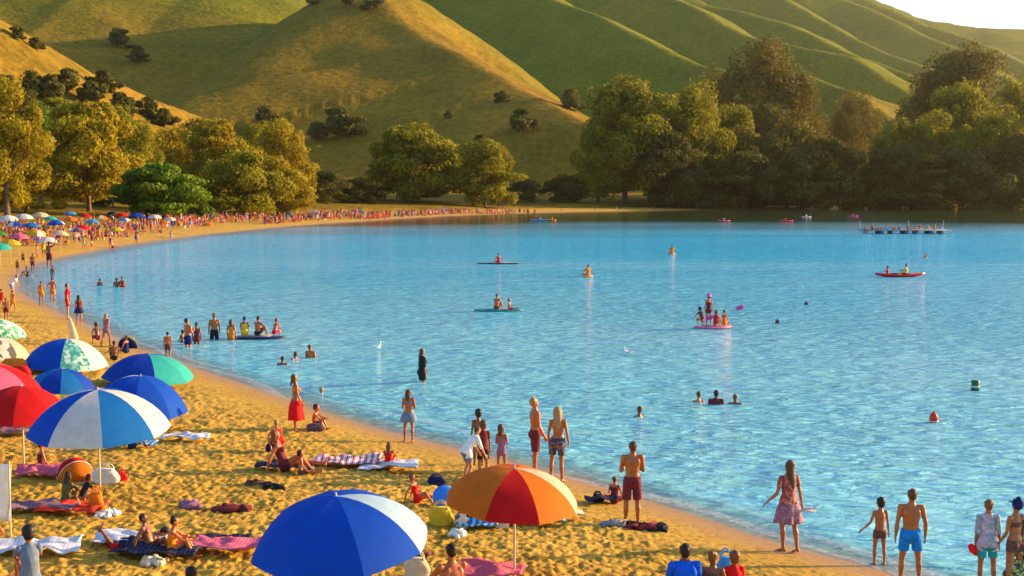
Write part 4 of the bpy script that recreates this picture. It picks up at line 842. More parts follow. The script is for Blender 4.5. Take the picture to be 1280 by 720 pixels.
for (px, yw, yt, H, yaw, pose, bt, sk, hr_, wear, lab) in [
 (235, 434, 397, 1.75, -40, 'arms_front', 'm', 'red', ('short', 'dark'), [('trunks', 'navy')], 'man in navy shorts wading with hands raised'),
 (246, 430, 402, 1.5, 0, 'stand', 'f', 'brown', ('ponytail', 'dark'), [('swimsuit', 'maroon')], 'woman in maroon wading just right of the man in navy shorts'),
 (228, 428, 412, 1.1, 40, 'side_arms', 'k', 'brown', ('short', 'dark'), [('trunks', 'black')], 'child wading between two bathers near the teal tent'),
 (268, 424, 391, 1.75, 10, 'stand', 'm', 'tan', ('short', 'auburn'), [('long_trunks', 'black')], 'tall man in black shorts wading left of the dark float'),
 (289, 425, 398, 1.6, -10, 'contrapposto', 'f', 'tan', ('shoulder', 'brown'), [('swimsuit', 'orange')], 'woman in orange wading next to the dark float'),
 (353, 456, 445, 1.5, 10, 'stand', 'm', 'brown', ('short', 'dark'), [], 'swimmer with only the head out, left one of three'),
 (369, 449, 439, 1.6, 60, 'stand', 'm', 'brown', ('short', 'brown'), [], 'swimmer with head and shoulders out, middle one of three'),
 (388, 447, 430, 1.6, -20, 'arms_front', 'm', 'red', ('short', 'brown'), [], 'swimmer chest deep, right one of three'),
 (125, 357, 348, 1.5, 0, 'stand', 'm', 'brown', ('short', 'dark'), [], 'lone swimmer in the left bay'),
 (146, 359, 347, 1.6, 20, 'stand', 'm', 'brown', ('short', 'dark'), [], 'left one of two swimmers close together in the left bay'),
 (153, 359, 345, 1.6, -20, 'stand', 'f', 'tan', ('bun', 'brown'), [('swimsuit', 'red')], 'right one of two swimmers close together in the left bay'),
 (799, 521, 506, 1.6, 30, 'stand', 'f', 'brown', ('short', 'brown'), [], 'single head of a swimmer left of the group of three'),
 (873, 503, 488, 1.6, 10, 'stand', 'f', 'fair', ('short', 'brown'), [], 'pale swimmer, left one of the group of three in open water'),
 (895, 505, 487, 1.7, 0, 'stand', 'm', 'brown', ('short', 'dark'), [('shirt', 'maroon')], 'swimmer with shoulders out, middle one of the group of three in open water'),
 (919, 505, 492, 1.6, -20, 'stand', 'm', 'brown', ('short', 'auburn'), [], 'swimmer with only the head out, right one of the group of three in open water'),
]:
    in_water(px, yw, yt, H, yaw, pose, bt, sk, hr_, wear, lab, vox=V2)
q = water_pt(763, 528); person((q.x, q.y, 0), 1.6, -70, 'swim', 'f', 'red', ('bun', 'auburn'), [('swimsuit', 'red')], 'swimmer lying flat in the water right of the couple', vox=V2, sink=.62)
q = water_pt(336, 308); person((q.x, q.y, 0), 1.75, -80, 'swim', 'm', 'red', ('short', 'dark'), [('trunks', 'red')], 'swimmer doing the crawl off the far beach', vox=V3, sink=.55)
# ---------------------------------------------------------------- parasols
TEALP = patches('teal_leaf_print', [(.03, .25, .2), (.15, .45, .38), (.45, .6, .5), (.05, .3, .25)], 9)
GRNP = patches('green_leaf_print', [(.03, .28, .12), (.6, .65, .45), (.7, .7, .55), (.1, .4, .2)], 7)
BEIP = patches('beige_print', [(.6, .5, .35), (.7, .62, .48), (.12, .1, .08), (.65, .55, .4)], 5)
PRINT = {'teal_print': TEALP, 'green_print': GRNP, 'beige_print': BEIP}
WOODP = plain('pole_cream', (.62, .50, .30), .5, .1, 8); METAL = plain('rib_metal', (.5, .5, .5), .35, .1, 8)
def parasol(loc, r, h, cols, label, tilt=(0, 0), rz=0.0, panels=8, dome=.42, group='beach parasols', ribs=True, leanpole=True, rim=None, name='parasol', seg_=6, valance=False):
    """loc on the sand; h height of the tip; cols: colour key per panel"""
    t = empty(name, loc, 0); tag(t, label, 'parasol', group)
    mb = MB(); th = R(64); Rs = r / math.sin(th); sub = seg_; mats = []; keys = []
    for c in cols:
        if c not in keys: keys.append(c); mats.append(PRINT[c] if c in PRINT else cloth('canopy_' + c, C[c]))
    drop = r * dome
    def pt(a, q, sag=0.0, z0=0.0):
        rr = r * math.sin(th * q) / math.sin(th); zz = -drop * (1 - math.cos(th * q)) / (1 - math.cos(th))
        return Vector((rr * math.cos(a) * (1 - sag * q), rr * math.sin(a) * (1 - sag * q), zz + z0))
    NQ = 9
    for k in range(panels):
        a0 = 2 * math.pi * k / panels + rz; mi = keys.index(cols[k % len(cols)])
        for layer in (0, 1):
            v = []; f = []
            for j in range(NQ + 1):
                for i in range(sub + 1):
                    u = i / sub; a = a0 + u * 2 * math.pi / panels; b = math.sin(math.pi * u)
                    v.append(pt(a, j / NQ, .045 * b, -.012 * layer + .02 * r * b * (j / NQ) * (1 - j / NQ) * -2))
            for j in range(NQ):
                for i in range(sub):
                    q_ = (j * (sub + 1) + i, (j + 1) * (sub + 1) + i, (j + 1) * (sub + 1) + i + 1, j * (sub + 1) + i + 1); f.append(q_ if layer == 0 else q_[::-1])
            mb.add(v, f, mi)
        if valance:
            v = []; f = []
            for i in range(sub + 1):
                u = i / sub; a = a0 + u * 2 * math.pi / panels; b = math.sin(math.pi * u); p_ = pt(a, 1, .045 * b)
                v += [p_ + Vector((0, 0, .0)), p_ * 1.0 + Vector((0, 0, -.10 - .03 * math.sin(u * math.pi * 3)))]
            for i in range(sub): f.append((2 * i, 2 * i + 1, 2 * i + 3, 2 * i + 2))
            mb.add(v, f, mi)
    c = mb.build('canopy', mats, t); c.location = (0, 0, h); c.rotation_euler = (tilt[0], tilt[1], 0)
    pm = MB(); pm.limb([(0, 0, -.25), (0, 0, h * .5), (0, 0, h - .02)], [.022, .020, .016], 10, 0); pm.build('pole', WOODP, t)
    fm = MB(); fm.limb([(0, 0, .0), (0, 0, .045)], [.02, .012], 8); fi = fm.build('finial', METAL, c)
    if ribs:
        for k in range(panels):
            a = 2 * math.pi * k / panels + rz; rb = MB(); rb.limb([pt(a, q, 0, -.02) for q in (0.02, .35, .7, 1.0)], [.006] * 4, 5); rb.limb([Vector((0, 0, -.5 * r)), pt(a, .5, 0, -.03)], [.005, .005], 5); rb.build('rib', METAL, c)
    return t
def parasol_px(px, ptop, wpx, Y, cols, label, **k):
    top = at(px, ptop, Y); x = top.x; gz = max(0, float(sand_z(np.array([x]), np.array([Y]))[0])); return parasol((x, Y, gz), wpx * .5 * Y / FPX, top.z - gz, cols, label, **k)
parasol_px(420, 620, 230, 17.0, ['pale', 'royal', 'royal', 'royal', 'royal', 'royal', 'royal', 'royal'], 'large deep blue parasol with one pale panel in the foreground', tilt=(R(7), R(-4)), rz=R(-24), dome=.56)
parasol_px(643, 585, 174, 20.0, ['red', 'orange', 'cream', 'orange', 'red', 'orange', 'orange', 'orange'], 'red and orange parasol with a long bare pole in the foreground', tilt=(R(5), R(4)), rz=R(-112), dome=.50)
parasol_px(122, 487, 176, 24.5, ['white', 'cyan', 'white', 'royal', 'white', 'royal', 'white', 'royal'], 'blue and white panelled parasol', tilt=(R(4), R(0)), rz=R(-115), dome=.60)
parasol_px(27, 483, 122, 27.5, ['red', 'red', 'red', 'red'], 'plain bright red parasol behind the blue and white one', tilt=(R(2), R(3)), rz=.2, dome=.62)
parasol_px(-12, 455, 128, 31, ['pink', 'red', 'pink', 'red'], 'pinkish red parasol at the left edge', tilt=(R(3), R(5)), rz=.5, dome=.55)
parasol_px(176, 470, 122, 33, ['royal', 'royal', 'royal', 'white', 'royal', 'royal', 'royal', 'royal'], 'dark blue parasol with a thin pale edge right of the blue and white one', tilt=(R(4), R(6)), rz=R(10), dome=.68)
parasol_px(78, 461, 82, 37, ['cyan', 'blue', 'cyan', 'blue'], 'small mid blue parasol behind the plain red one', tilt=(R(2), R(5)), rz=.3, dome=.58)
# furled parasol
q = ground(97, 446); t = empty('furled_parasol', q); tag(t, 'furled cream parasol leaning beside the blue and teal dome tent', 'parasol', None)
mb = MB(); k_ = q.y / FPX; e = Vector((-9 * k_, 0, 50 * k_)); b_ = Vector((0, 0, 6 * k_))
mb.limb([b_.lerp(e, .15), b_.lerp(e, .4), b_.lerp(e, .8), e], [.03, .17, .11, .03], 12); mb.build('furled_canopy', cloth('furled', C['cream']), t)
mb = MB(); mb.limb([Vector((0, 0, -.1)), e * 1.03], [.02, .02], 8); mb.build('pole', WOODP, t)

# ---------------------------------------------------------------- pop-up tents
def dome_tent(px, pbase, wpx, h, cols, label, yaw=0, name='beach_tent', deep=.75):
    q = ground(px, pbase); t = empty(name, q, R(yaw)); tag(t, label, 'tent', 'pop up beach tents'); W = wpx * q.y / FPX; a_ = W / 2
    keys = list(dict.fromkeys([c if isinstance(c, str) else c.name for c in cols])); md = {}
    for c in cols: md[c if isinstance(c, str) else c.name] = cloth('tent_' + c, C[c]) if isinstance(c, str) else c
    mb = MB(); n = len(cols); NU, NV = 10, 12
    for k in range(n):
        u0 = k / n; v = []; f = []; kk = cols[k] if isinstance(cols[k], str) else cols[k].name
        for j in range(NV + 1):
            for i in range(NU // 2 + 1):
                s = math.pi * (u0 + (i / (NU // 2)) / n); r_ = math.sin(math.pi * .5 * (1 - abs(2 * j / NV - 1) ** 2.2) ) if False else 1
                ang = math.pi * j / NV          # left foot to right foot
                y = deep * a_ * math.cos(s) * math.sin(ang) ** .8; x = -a_ * math.cos(ang); z = h * math.sin(ang) ** .9 * (math.sin(s) ** .55)
                v.append((x, y, max(z, 0)))
        m_ = NU // 2 + 1
        for j in range(NV):
            for i in range(m_ - 1): f.append((j * m_ + i, (j + 1) * m_ + i, (j + 1) * m_ + i + 1, j * m_ + i + 1))
        mb.add(v, f, keys.index(kk))
    sh = mb.build('tent_canopy', [md[k] for k in keys], t)
    mo = sh.modifiers.new('s', 'SOLIDIFY'); mo.thickness = .01
    for k in range(n + 1):
        s = math.pi * k / n; p_ = []
        for j in range(13):
            ang = math.pi * j / 12; p_.append((-a_ * 1.005 * math.cos(ang), deep * a_ * 1.01 * math.cos(s) * math.sin(ang) ** .8, max(.0, h * 1.01 * math.sin(ang) ** .9 * (max(0, math.sin(s)) ** .55))))
        pb = MB(); pb.limb(p_, [.012] * 13, 6); pb.build('tent_pole', plain('white_piping', (.75, .75, .7), .5), t)
    return t
parasol_px(84, 424, 102, 44, ['royal', 'teal_print', 'white', 'white', 'royal', 'royal', 'royal', 'royal'], 'low planted blue parasol with one teal leaf print panel', tilt=(R(3), R(4)), rz=R(-125), dome=.62, group='low sunshades')
parasol_px(186, 443, 114, 41.5, ['blue', 'turq', 'turq', 'royal', 'blue', 'blue', 'royal', 'blue'], 'low planted blue parasol with turquoise right panels', tilt=(R(3), R(4)), rz=R(-110), dome=.50, group='low sunshades')
parasol_px(-2, 399, 72, 52, ['green_print'], 'low green leaf print parasol at the left edge', tilt=(0, R(5)), rz=.2, dome=.55, group='low sunshades')
parasol_px(2, 422, 76, 47, ['beige_print', 'cream'], 'low beige print parasol at the left edge', tilt=(0, R(6)), rz=.2, dome=.66, group='low sunshades')
dome_tent(55, 459, 34, .55, ['turq', 'sky', 'turq'], 'tiny turquoise sun shelter in front of the blue and teal dome tent', yaw=30)
dome_tent(160, 434, 24, .5, ['navy', 'yellow', 'navy'], 'tiny navy sun shelter at the waterline', yaw=0)
dome_tent(94, 599, 44, .44, ['orange', 'red', 'orange'], 'small orange pop up tent casting a long shadow', yaw=35, deep=1.1)

# ---------------------------------------------------------------- towels, bags and small things
STR = {'rwb': stripes('towel_red_white_blue', [(.6, .04, .04), (.75, .72, .68), (.08, .12, .4), (.75, .72, .68)], 2.2), 'pinkw': stripes('towel_pink', [(.58, .10, .17), (.55, .22, .26), (.6, .09, .16)], 3),
       'wb': stripes('towel_white_blue', [(.60, .60, .64), (.42, .46, .58), (.64, .64, .66)], 2.5), 'blu': stripes('towel_blue', [(.03, .15, .4), (.1, .4, .6), (.4, .6, .7)], 2.6), 'dark': stripes('towel_dark', [(.03, .03, .06), (.08, .06, .1), (.03, .03, .05)], 2),
       'mar': stripes('blanket_maroon_white', [(.2, .04, .07), (.6, .5, .5), (.12, .05, .12)], 5, noise=2.0), 'redb': stripes('blanket_red', [(.6, .03, .02), (.5, .03, .02), (.65, .06, .03)], 3), 'yelw': stripes('towel_yellow', [(.7, .6, .35), (.8, .75, .6)], 3)}
def towel(px, py, L, W, yaw, mat, label, crumple=.06, cat='towel'):
    L *= .78; W *= .8
    q = ground(px, py); g = np.random.default_rng(int(px * 3 + py)); nx, ny = 26, 16
    X, Y = np.meshgrid(np.linspace(-L / 2, L / 2, nx), np.linspace(-W / 2, W / 2, ny), indexing='ij'); ph = g.uniform(0, 99)
    Z = crumple * 2.2 * (vnoise(X * 4 + ph, Y * 4 + ph, 3)) + crumple * (vnoise(X * 9 + ph, Y * 9, 4)); X2 = X + .03 * np.sin(Y * 7 + ph); Y2 = Y + .04 * np.sin(X * 5 + ph)
    v = np.stack([X2, Y2, Z + .03], -1).reshape(-1, 3); o = obj('towel' if cat == 'towel' else 'blanket', mesh_np('towel', v, grid_faces(nx, ny), [STR[mat]])); o.location = q + Vector((0, 0, .015)); o.rotation_euler = (0, 0, R(yaw))
    s = o.modifiers.new('s', 'SOLIDIFY'); s.thickness = .018; tag(o, label, cat, 'towels and blankets on the sand'); return o
towel(434, 582, 2.0, 1.1, 4, 'rwb', 'red white and blue striped towel left of the woman in red')
towel(486, 587, 1.7, 1.0, -3, 'wb', 'pale blue towel under the woman in the red swimsuit')
towel(42, 692, 1.9, .9, 5, 'wb', 'white and blue towel beside the boy at the bottom left')
towel(168, 682, 1.7, .8, -2, 'wb', 'white and blue towel under the lying man')
towel(198, 696, 1.8, .8, 0, 'dark', 'dark towel under the woman with knees drawn up')
towel(286, 690, 1.7, .75, -4, 'pinkw', 'pink and red towel left of the big blue parasol')
towel(278, 680, 1.2, .4, 6, 'dark', 'black towel lying on the edge of the pink and red towel', .05)
towel(52, 640, 1.7, .8, 2, 'mar', 'maroon and white patterned blanket left of the red blanket', cat='blanket')
towel(92, 642, 1.4, .9, -3, 'redb', 'plain red blanket under the group in dark clothes', .05, cat='blanket')
towel(55, 596, 1.5, .8, 2, 'pinkw', 'pink towel left of the orange pop up tent')
towel(12, 545, 1.6, .8, 2, 'mar', 'maroon and white towel under the plain red parasol')
towel(232, 552, 1.5, .7, 0, 'wb', 'pale towel in the shade behind the blue and white parasol')
towel(355, 589, 1.6, .7, 0, 'dark', 'dark towel under the woman leaning back')
towel(172, 561, 1.2, .6, 0, 'blu', 'blue towel under the right edge of the blue and white parasol')
towel(668, 655, 1.4, .6, 3, 'blu', 'blue patterned towel under the red and orange parasol')
towel(708, 650, .9, .5, 8, 'yelw', 'yellow and white towel at the right side under the red and orange parasol')
towel(596, 660, 1.0, .55, -3, 'blu', 'teal towel left of the parasol pole', .04)
towel(612, 722, 1.4, .8, -12, 'pinkw', 'pink patterned towel beside the man in blue shorts')
towel(752, 629, .8, .5, 10, 'dark', 'dark towel beside the sunburnt woman')
towel(60, 446, 1.3, .6, 0, 'yelw', 'cream towel between the tents at the left')
def bag(px, py, w_, d_, h_, col_, label, yaw=0, handles=True, cat='bag', name='beach_bag'):
    q = ground(px, py); t = empty(name, q - Vector((0, 0, .01)), R(yaw)); tag(t, label, cat); mat = col_ if not isinstance(col_, str) else cloth('bag_' + col_, C[col_], .25, .1, 9)
    st = []; nn = 8
    for j in range(nn):
        q_ = j / (nn - 1); k = .82 + .25 * math.sin(math.pi * (q_ * .8 + .05)) - .25 * q_ ** 3
        st.append(((0, .02 * math.sin(q_ * 5), h_ * q_), w_ / 2 * k, d_ / 2 * k * (1 - .35 * q_), Vector((1, 0, 0)), Vector((0, 1, 0))))
    mb = MB(); mb.sweep(st, 20, 0, False)
    mb.v = [(x + .02 * math.sin(9 * y + 17 * z), y + .02 * math.sin(11 * x + 13 * z), z) for x, y, z in mb.v]; mb.build('bag_body', mat, t)
    if handles:
        for s in (-1, 1):
            hb_ = MB(); hb_.limb([(w_ * .28 * math.cos(a), s * d_ * .25, h_ * .92 + h_ * .35 * math.sin(a)) for a in np.linspace(0, math.pi, 9)], [.012] * 9, 6); hb_.build('handle', mat, t)
    return t
bag(551, 656, .46, .34, .36, 'yellow', 'bright yellow beach bag left of the red and orange parasol')
bag(577, 660, .26, .22, .26, BEIP, 'pale patterned bag right of the yellow bag')
bag(590, 654, .3, .24, .18, 'navy', 'small navy bag behind the teal towel')
bag(612, 657, .34, .26, .42, 'white', 'tall white bag just left of the parasol pole')
bag(626, 660, .28, .2, .30, 'cream', 'cream bag against the tall white bag')
bag(692, 652, .3, .22, .2, 'cyan', 'cyan bag under the right side of the red and orange parasol')
bag(665, 650, .3, .22, .24, 'blue', 'blue bag just right of the parasol pole')
bag(545, 606, .4, .28, .2, 'navy', 'navy bag behind the reclining woman in red')
bag(132, 604, .56, .36, .32, 'white', 'white cool bag hanging over the foot of the parasol pole', handles=True)
bag(152, 602, .2, .18, .2, 'red', 'small red bag right of the white cool bag')
bag(121, 642, .28, .24, .42, 'orange', 'upright orange red bag at the end of the red blanket')
bag(521, 722, .40, .30, .34, 'cream', 'cream basket right of the big blue parasol')
bag(747, 626, .26, .22, .18, 'black', 'black bag left of the sunburnt woman')
bag(340, 564, .34, .25, .2, 'navy', 'navy bag beside the crouching woman')
bag(394, 538, .5, .3, .22, DKP, 'patterned dark bundle at the child sitting near the water', handles=False, cat='bundle', name='bundle')
bag(907, 728, .3, .26, .45, 'sky', 'pale blue and red bag at the bottom edge')
bag(1271, 733, .42, .3, .55, LEO, 'tall leopard patterned bag at the bottom right corner')
bag(18, 466, .9, .5, .5, 'orange', 'orange cushion in front of the beige patterned tent', handles=False, cat='cushion', name='cushion')
bag(27, 470, .6, .4, .35, 'red', 'red cushion right of the orange cushion', handles=False, cat='cushion', name='cushion')
def clothes(px, py, w_, col_, label, seed):
    q = ground(px, py); g = random.Random(seed); mb = MB()
    for i in range(7): mb.limb([(g.uniform(-w_ / 2, w_ / 2), g.uniform(-.15, .15), .04), (g.uniform(-w_ / 2, w_ / 2), g.uniform(-.15, .15), .07), (g.uniform(-w_ / 2, w_ / 2), g.uniform(-.18, .18), .03)], [.05, .07, .04], 8)
    o = mb.build('clothes_heap', fab(col_)); o.location = q; tag(o, label, 'clothes', 'clothes dropped on the sand')
for i, (a, b, w_, c_, l) in enumerate([(572, 670, .28, 'white', 'small white clothes in front of the pale patterned bag'), (194, 705, .32, 'cream', 'cream clothes in front of the dark towel'), (133, 646, .4, 'white', 'crumpled white cloth right of the upright orange bag'), (150, 687, .3, 'red', 'red cloth at the left end of the white and blue towel'), (800, 660, .7, 'maroon', 'maroon clothes dropped right of the man in dark red shorts'), (822, 662, .35, 'black', 'black shoes and clothes at the right end of the maroon heap'), (768, 657, .5, 'grey', 'grey clothes left of the man in dark red shorts'),
    (325, 607, .5, 'brown', 'brown clothes dropped above the big blue parasol, left heap'), (343, 612, .4, 'black', 'black clothes dropped above the big blue parasol, right heap'), (240, 634, .45, 'mauve', 'mauve clothes lying on bare sand, left of two heaps'), (285, 639, .8, 'maroon', 'dark maroon clothes lying on bare sand, right of two heaps'),
    (520, 698, .4, 'brown', 'brown clothes at the tip of the pale parasol panel')]): clothes(a, b, w_, c_, l, i)
# blue disc (frisbee-like boat toy standing on edge)
q = ground(556, 632); mb = MB(); n = 28
for rr, z in ((.0, .035), (.17, .03), (.23, .0)): pass
mb.sweep([((0, 0, 0), .24, .24, Vector((1, 0, 0)), Vector((0, 1, 0))), ((0, 0, .03), .25, .25, Vector((1, 0, 0)), Vector((0, 1, 0))), ((0, 0, .06), .18, .18, Vector((1, 0, 0)), Vector((0, 1, 0))), ((0, 0, .07), .05, .05, Vector((1, 0, 0)), Vector((0, 1, 0)))], n, 0, False)
o = mb.build('play_disc', plain('disc_blue', (.03, .2, .65), .35)); o.location = q + Vector((0, 0, .17)); o.rotation_euler = (R(58), R(18), 0); tag(o, 'round blue disc standing on edge beside the reclining woman in red', 'toy')
# white windbreak at left edge
q = ground(-16, 672); mb = MB(); v = []; f = []
for j in range(9):
    for i in range(13): v.append((-.6 + 1.0 * i / 12, .05 * math.sin(i * .9) + .02 * j, .28 + .95 * j / 8))
for j in range(8):
    for i in range(12): f.append((j * 13 + i, j * 13 + i + 1, (j + 1) * 13 + i + 1, (j + 1) * 13 + i))
mb.add(v, f); t = empty('windbreak', q); tag(t, 'white cloth windbreak at the bottom left edge', 'windbreak'); c = mb.build('cloth_panel', cloth('windbreak', C['white']), t); s_ = c.modifiers.new('s', 'SOLIDIFY'); s_.thickness = .01
for x in (-.6, .4): pb = MB(); pb.limb([(x, 0, -.1), (x, .02, 1.3)], [.018, .015], 7); pb.build('post', WOODP, t)
# sandals in the walking woman's hand
q = at(1012, 636, 24.6 - 1.0); q = at(1011, 637, ground(985, 687).y); t = empty('sandals', q); tag(t, 'pair of pale sandals dangling from the hand of the strolling woman', 'sandals')
for s in (-1, 1):
    sb = MB(); sb.sweep([((-.10, 0, 0), .02, .035, Vector((0, 0, 1)), Vector((0, 1, 0))), ((0, 0, -.005), .015, .03, Vector((0, 0, 1)), Vector((0, 1, 0))), ((.12, 0, 0), .014, .042, Vector((0, 0, 1)), Vector((0, 1, 0)))], 12); sb.limb([(.02, -.04, .0), (.04, 0, .06), (.02, .04, 0)], [.008] * 3, 6)
    so = sb.build('sandal', plain('sandal_cream', (.6, .5, .38), .6), t); so.location = (0, s * .05, -.03 * s); so.rotation_euler = (0, R(10 * s), R(15 * s))
# red hand fan of the wading woman
q = at(1213, 682, ground(1233, 731).y); mb = MB()
mb.sweep([((0, 0, 0), .05, .012, Vector((0, 0, 1)), Vector((0, 1, 0))), ((.08, 0, .0), .07, .03, Vector((0, 0, 1)), Vector((0, 1, 0))), ((.17, 0, .01), .05, .02, Vector((0, 0, 1)), Vector((0, 1, 0)))], 12); mb.limb([(.10, 0, .06), (.14, 0, .12), (.18, 0, .06)], [.008] * 3, 6)
o = mb.build('bucket_bag', fab('red')); o.location = q; o.rotation_euler = (0, R(55), 0); tag(o, 'small red bag in the left hand of the woman in teal shorts', 'bag')

# ---------------------------------------------------------------- on the water
def kayak(loc, L, W, yaw, col_, label, name='kayak', cat='kayak', flat=False):
    t = empty(name, loc, R(yaw)); tag(t, label, cat); mb = MB(); st = []; n = 13
    for i in range(n):
        u = i / (n - 1) * 2 - 1; w_ = max(.02, (1 - abs(u) ** 2.4)) * W / 2; h_ = (.07 if flat else .15) * (.55 + .45 * (1 - abs(u) ** 3)); z = (.05 if flat else .12) + (.02 if flat else .14) * abs(u) ** 3
        st.append(((u * L / 2, 0, z), w_, h_, Vector((0, 1, 0)), Vector((0, 0, 1))))
    mb.sweep(st, 16, 0, False); mb.build('hull', plain('hull_' + col_, C[col_], .35, .08), t)
    cb = MB()
    if not flat:
        for u in (-.45, .45): cb.sweep([((u, 0, .255), .42, W * .36, Vector((1, 0, 0)), Vector((0, 1, 0))), ((u, 0, .285), .40, W * .34, Vector((1, 0, 0)), Vector((0, 1, 0)))], 16, 0, False)
        cb.build('cockpit', plain('cockpit_black', (.03, .03, .03), .5), t)
    else: cb.box((0, 0, .125), (L * .5, W * .6, .012)); cb.build('deck_pad', plain('deck_pad', (.35, .3, .28), .8), t)
    return t
def paddle(c, yaw, pitch, col_, label, L=2.1):
    t = empty('paddle', c, R(yaw)); t.rotation_euler = (0, R(pitch), R(yaw)); tag(t, label, 'paddle'); mb = MB(); mb.limb([(-L / 2, 0, 0), (L / 2, 0, 0)], [.018, .018], 8); mb.build('shaft', METAL, t)
    for s in (-1, 1): b = MB(); b.sweep([((s * (L / 2 - .05), 0, 0), .03, .012, Vector((0, 0, 1)), Vector((0, 1, 0))), ((s * (L / 2 + .12), 0, 0), .11, .02, Vector((0, 0, 1)), Vector((0, 1, 0))), ((s * (L / 2 + .34), 0, 0), .09, .016, Vector((0, 0, 1)), Vector((0, 1, 0)))], 12); b.build('blade', plain('blade_' + col_, C[col_], .4), t)
GW = 'people on the beach and in the lake'
q = water_pt(1125, 346); kayak(q, 4.0, .85, 5, 'red', 'red two seat kayak in the open water at the right')
person((q.x + .45, q.y, .05), 1.7, 60, 'paddle', 'm', 'tan', ('short', 'brown'), [('shirt', 'yellow'), ('trunks', 'black')], 'paddler in a yellow vest in the red two seat kayak', vox=V3)
person((q.x - 1.0, q.y, .05), 1.35, 60, 'paddle', 'k', 'red', ('short', 'auburn'), [('shirt', 'red')], 'child at the front of the red two seat kayak', vox=V3)
paddle((q.x + .9, q.y - .25, .95), 10, -32, 'orange', 'paddle with orange blades lifted over the red kayak')
q = water_pt(623, 330); kayak(q, 3.9, .7, -3, 'maroon', 'flat red paddle board with one seated person', 'paddle_board', 'paddle board', True)
person((q.x, q.y, .06), 1.7, 20, 'paddle', 'f', 'red', ('bun', 'dark'), [('swimsuit', 'red')], 'person in red seated on the flat red paddle board', vox=V3)
q = water_pt(623, 389); kayak(q, 2.7, .7, 0, 'teal', 'dark teal board carrying two people', 'paddle_board', 'paddle board', True)
person((q.x - .1, q.y, .06), 1.6, -30, 'sit_knees', 'm', 'red', ('short', 'brown'), [('trunks', 'brown')], 'taller of the two people on the dark teal board', vox=V3)
person((q.x + .6, q.y, .06), 1.1, -100, 'sit_legs', 'k', 'tan', ('short', 'auburn'), [('trunks', 'red')], 'smaller of the two people on the dark teal board', vox=V3)
q = water_pt(735, 346); kayak(q, 1.4, .75, 60, 'orange', 'small orange inflatable boat with one rider', 'inflatable', 'inflatable', True)
person((q.x, q.y, .02), 1.7, 30, 'paddle', 'm', 'red', ('short', 'brown'), [('shirt', 'orange')], 'rider of the small orange inflatable', vox=V3)
q = water_pt(840, 318); kayak(q, 1.8, .8, 75, 'orange', 'orange kayak seen end on in the far water', 'kayak', 'kayak', True)
person((q.x, q.y, .02), 1.7, 10, 'paddle', 'm', 'red', ('short', 'brown'), [('shirt', 'orange')], 'paddler in the orange kayak seen end on', vox=V3)
q = water_pt(891, 410); kayak(q, 1.9, 1.2, 8, 'pink', 'pink inflatable raft crowded with children', 'raft', 'raft', True)
person((q.x - .18, q.y + .2, .1), 1.55, 10, 'stand', 'k', 'red', ('short', 'dark'), [('swimsuit', 'maroon')], 'child standing tall on the pink raft in a pink hat', vox=V3, hat=('cap', 'pink'))
person((q.x - .5, q.y - .1, .1), 1.3, 40, 'crouch', 'k', 'red', ('short', 'dark'), [('shirt', 'maroon')], 'child crouching at the left end of the pink raft', vox=V3)
person((q.x + .1, q.y - .2, .1), 1.3, -60, 'sit_knees', 'k', 'red', ('short', 'brown'), [('shirt', 'red')], 'child sitting in the middle of the pink raft', vox=V3)
person((q.x + .55, q.y, .1), 1.3, -30, 'sit_knees', 'k', 'red', ('short', 'auburn'), [('swimsuit', 'orange')], 'child at the right end of the pink raft', vox=V3)
paddle((q.x + .55, q.y - .1, .75), 5, -18, 'magenta', 'paddle with magenta blades over the pink raft', 1.2)
q = water_pt(321, 423); kayak(q, 2.6, 1.2, 0, 'navy', 'dark inflatable float with three riders near the left shore', 'raft', 'raft', True)
person((q.x - .55, q.y, .1), 1.6, 10, 'sit_knees', 'f', 'brown', ('short', 'dark'), [('swimsuit', 'yellow')], 'left rider on the dark float', vox=V2)
person((q.x + .05, q.y, .1), 1.6, -30, 'sit_knees', 'm', 'red', ('short', 'dark'), [('trunks', 'black')], 'middle rider on the dark float', vox=V2)
person((q.x + .8, q.y, .0), 1.25, -20, 'crouch', 'k', 'red', ('short', 'auburn'), [('trunks', 'red')], 'right rider on the dark float', vox=V2)
# buoys
q = water_pt(1167, 528); t = empty('buoy', q); tag(t, 'round red buoy floating in the lake', 'buoy'); mb = MB(); mb.ell((0, 0, .13), (.125, .125, .16), None, 20, 12); mb.build('float', plain('buoy_red', (.62, .04, .015), .35), t)
mb = MB(); mb.limb([(0, 0, .27), (0, 0, .32)], [.03, .025], 10); mb.build('cap', plain('buoy_cap', (.4, .03, .01), .4), t); mb = MB(); mb.sweep([((0, 0, .02), .132, .132, Vector((1, 0, 0)), Vector((0, 1, 0))), ((0, 0, .05), .134, .134, Vector((1, 0, 0)), Vector((0, 1, 0)))], 20, 0, False); mb.build('band', plain('buoy_band', (.7, .5, .4), .5), t)
q = water_pt(1219, 488); t = empty('buoy', q); tag(t, 'dark green square topped buoy', 'buoy'); mb = MB(); mb.sweep([((0, 0, -.05), .14, .14, Vector((1, 0, 0)), Vector((0, 1, 0))), ((0, 0, .3), .13, .13, Vector((1, 0, 0)), Vector((0, 1, 0))), ((0, 0, .34), .11, .11, Vector((1, 0, 0)), Vector((0, 1, 0)))], 20, 0, False); mb.build('float', plain('buoy_green', (.01, .10, .03), .4), t)
mb = MB(); mb.sweep([((0, 0, .10), .136, .136, Vector((1, 0, 0)), Vector((0, 1, 0))), ((0, 0, .17), .134, .134, Vector((1, 0, 0)), Vector((0, 1, 0)))], 20, 0, False); mb.build('band', plain('band_pale', (.4, .5, .4), .5), t)
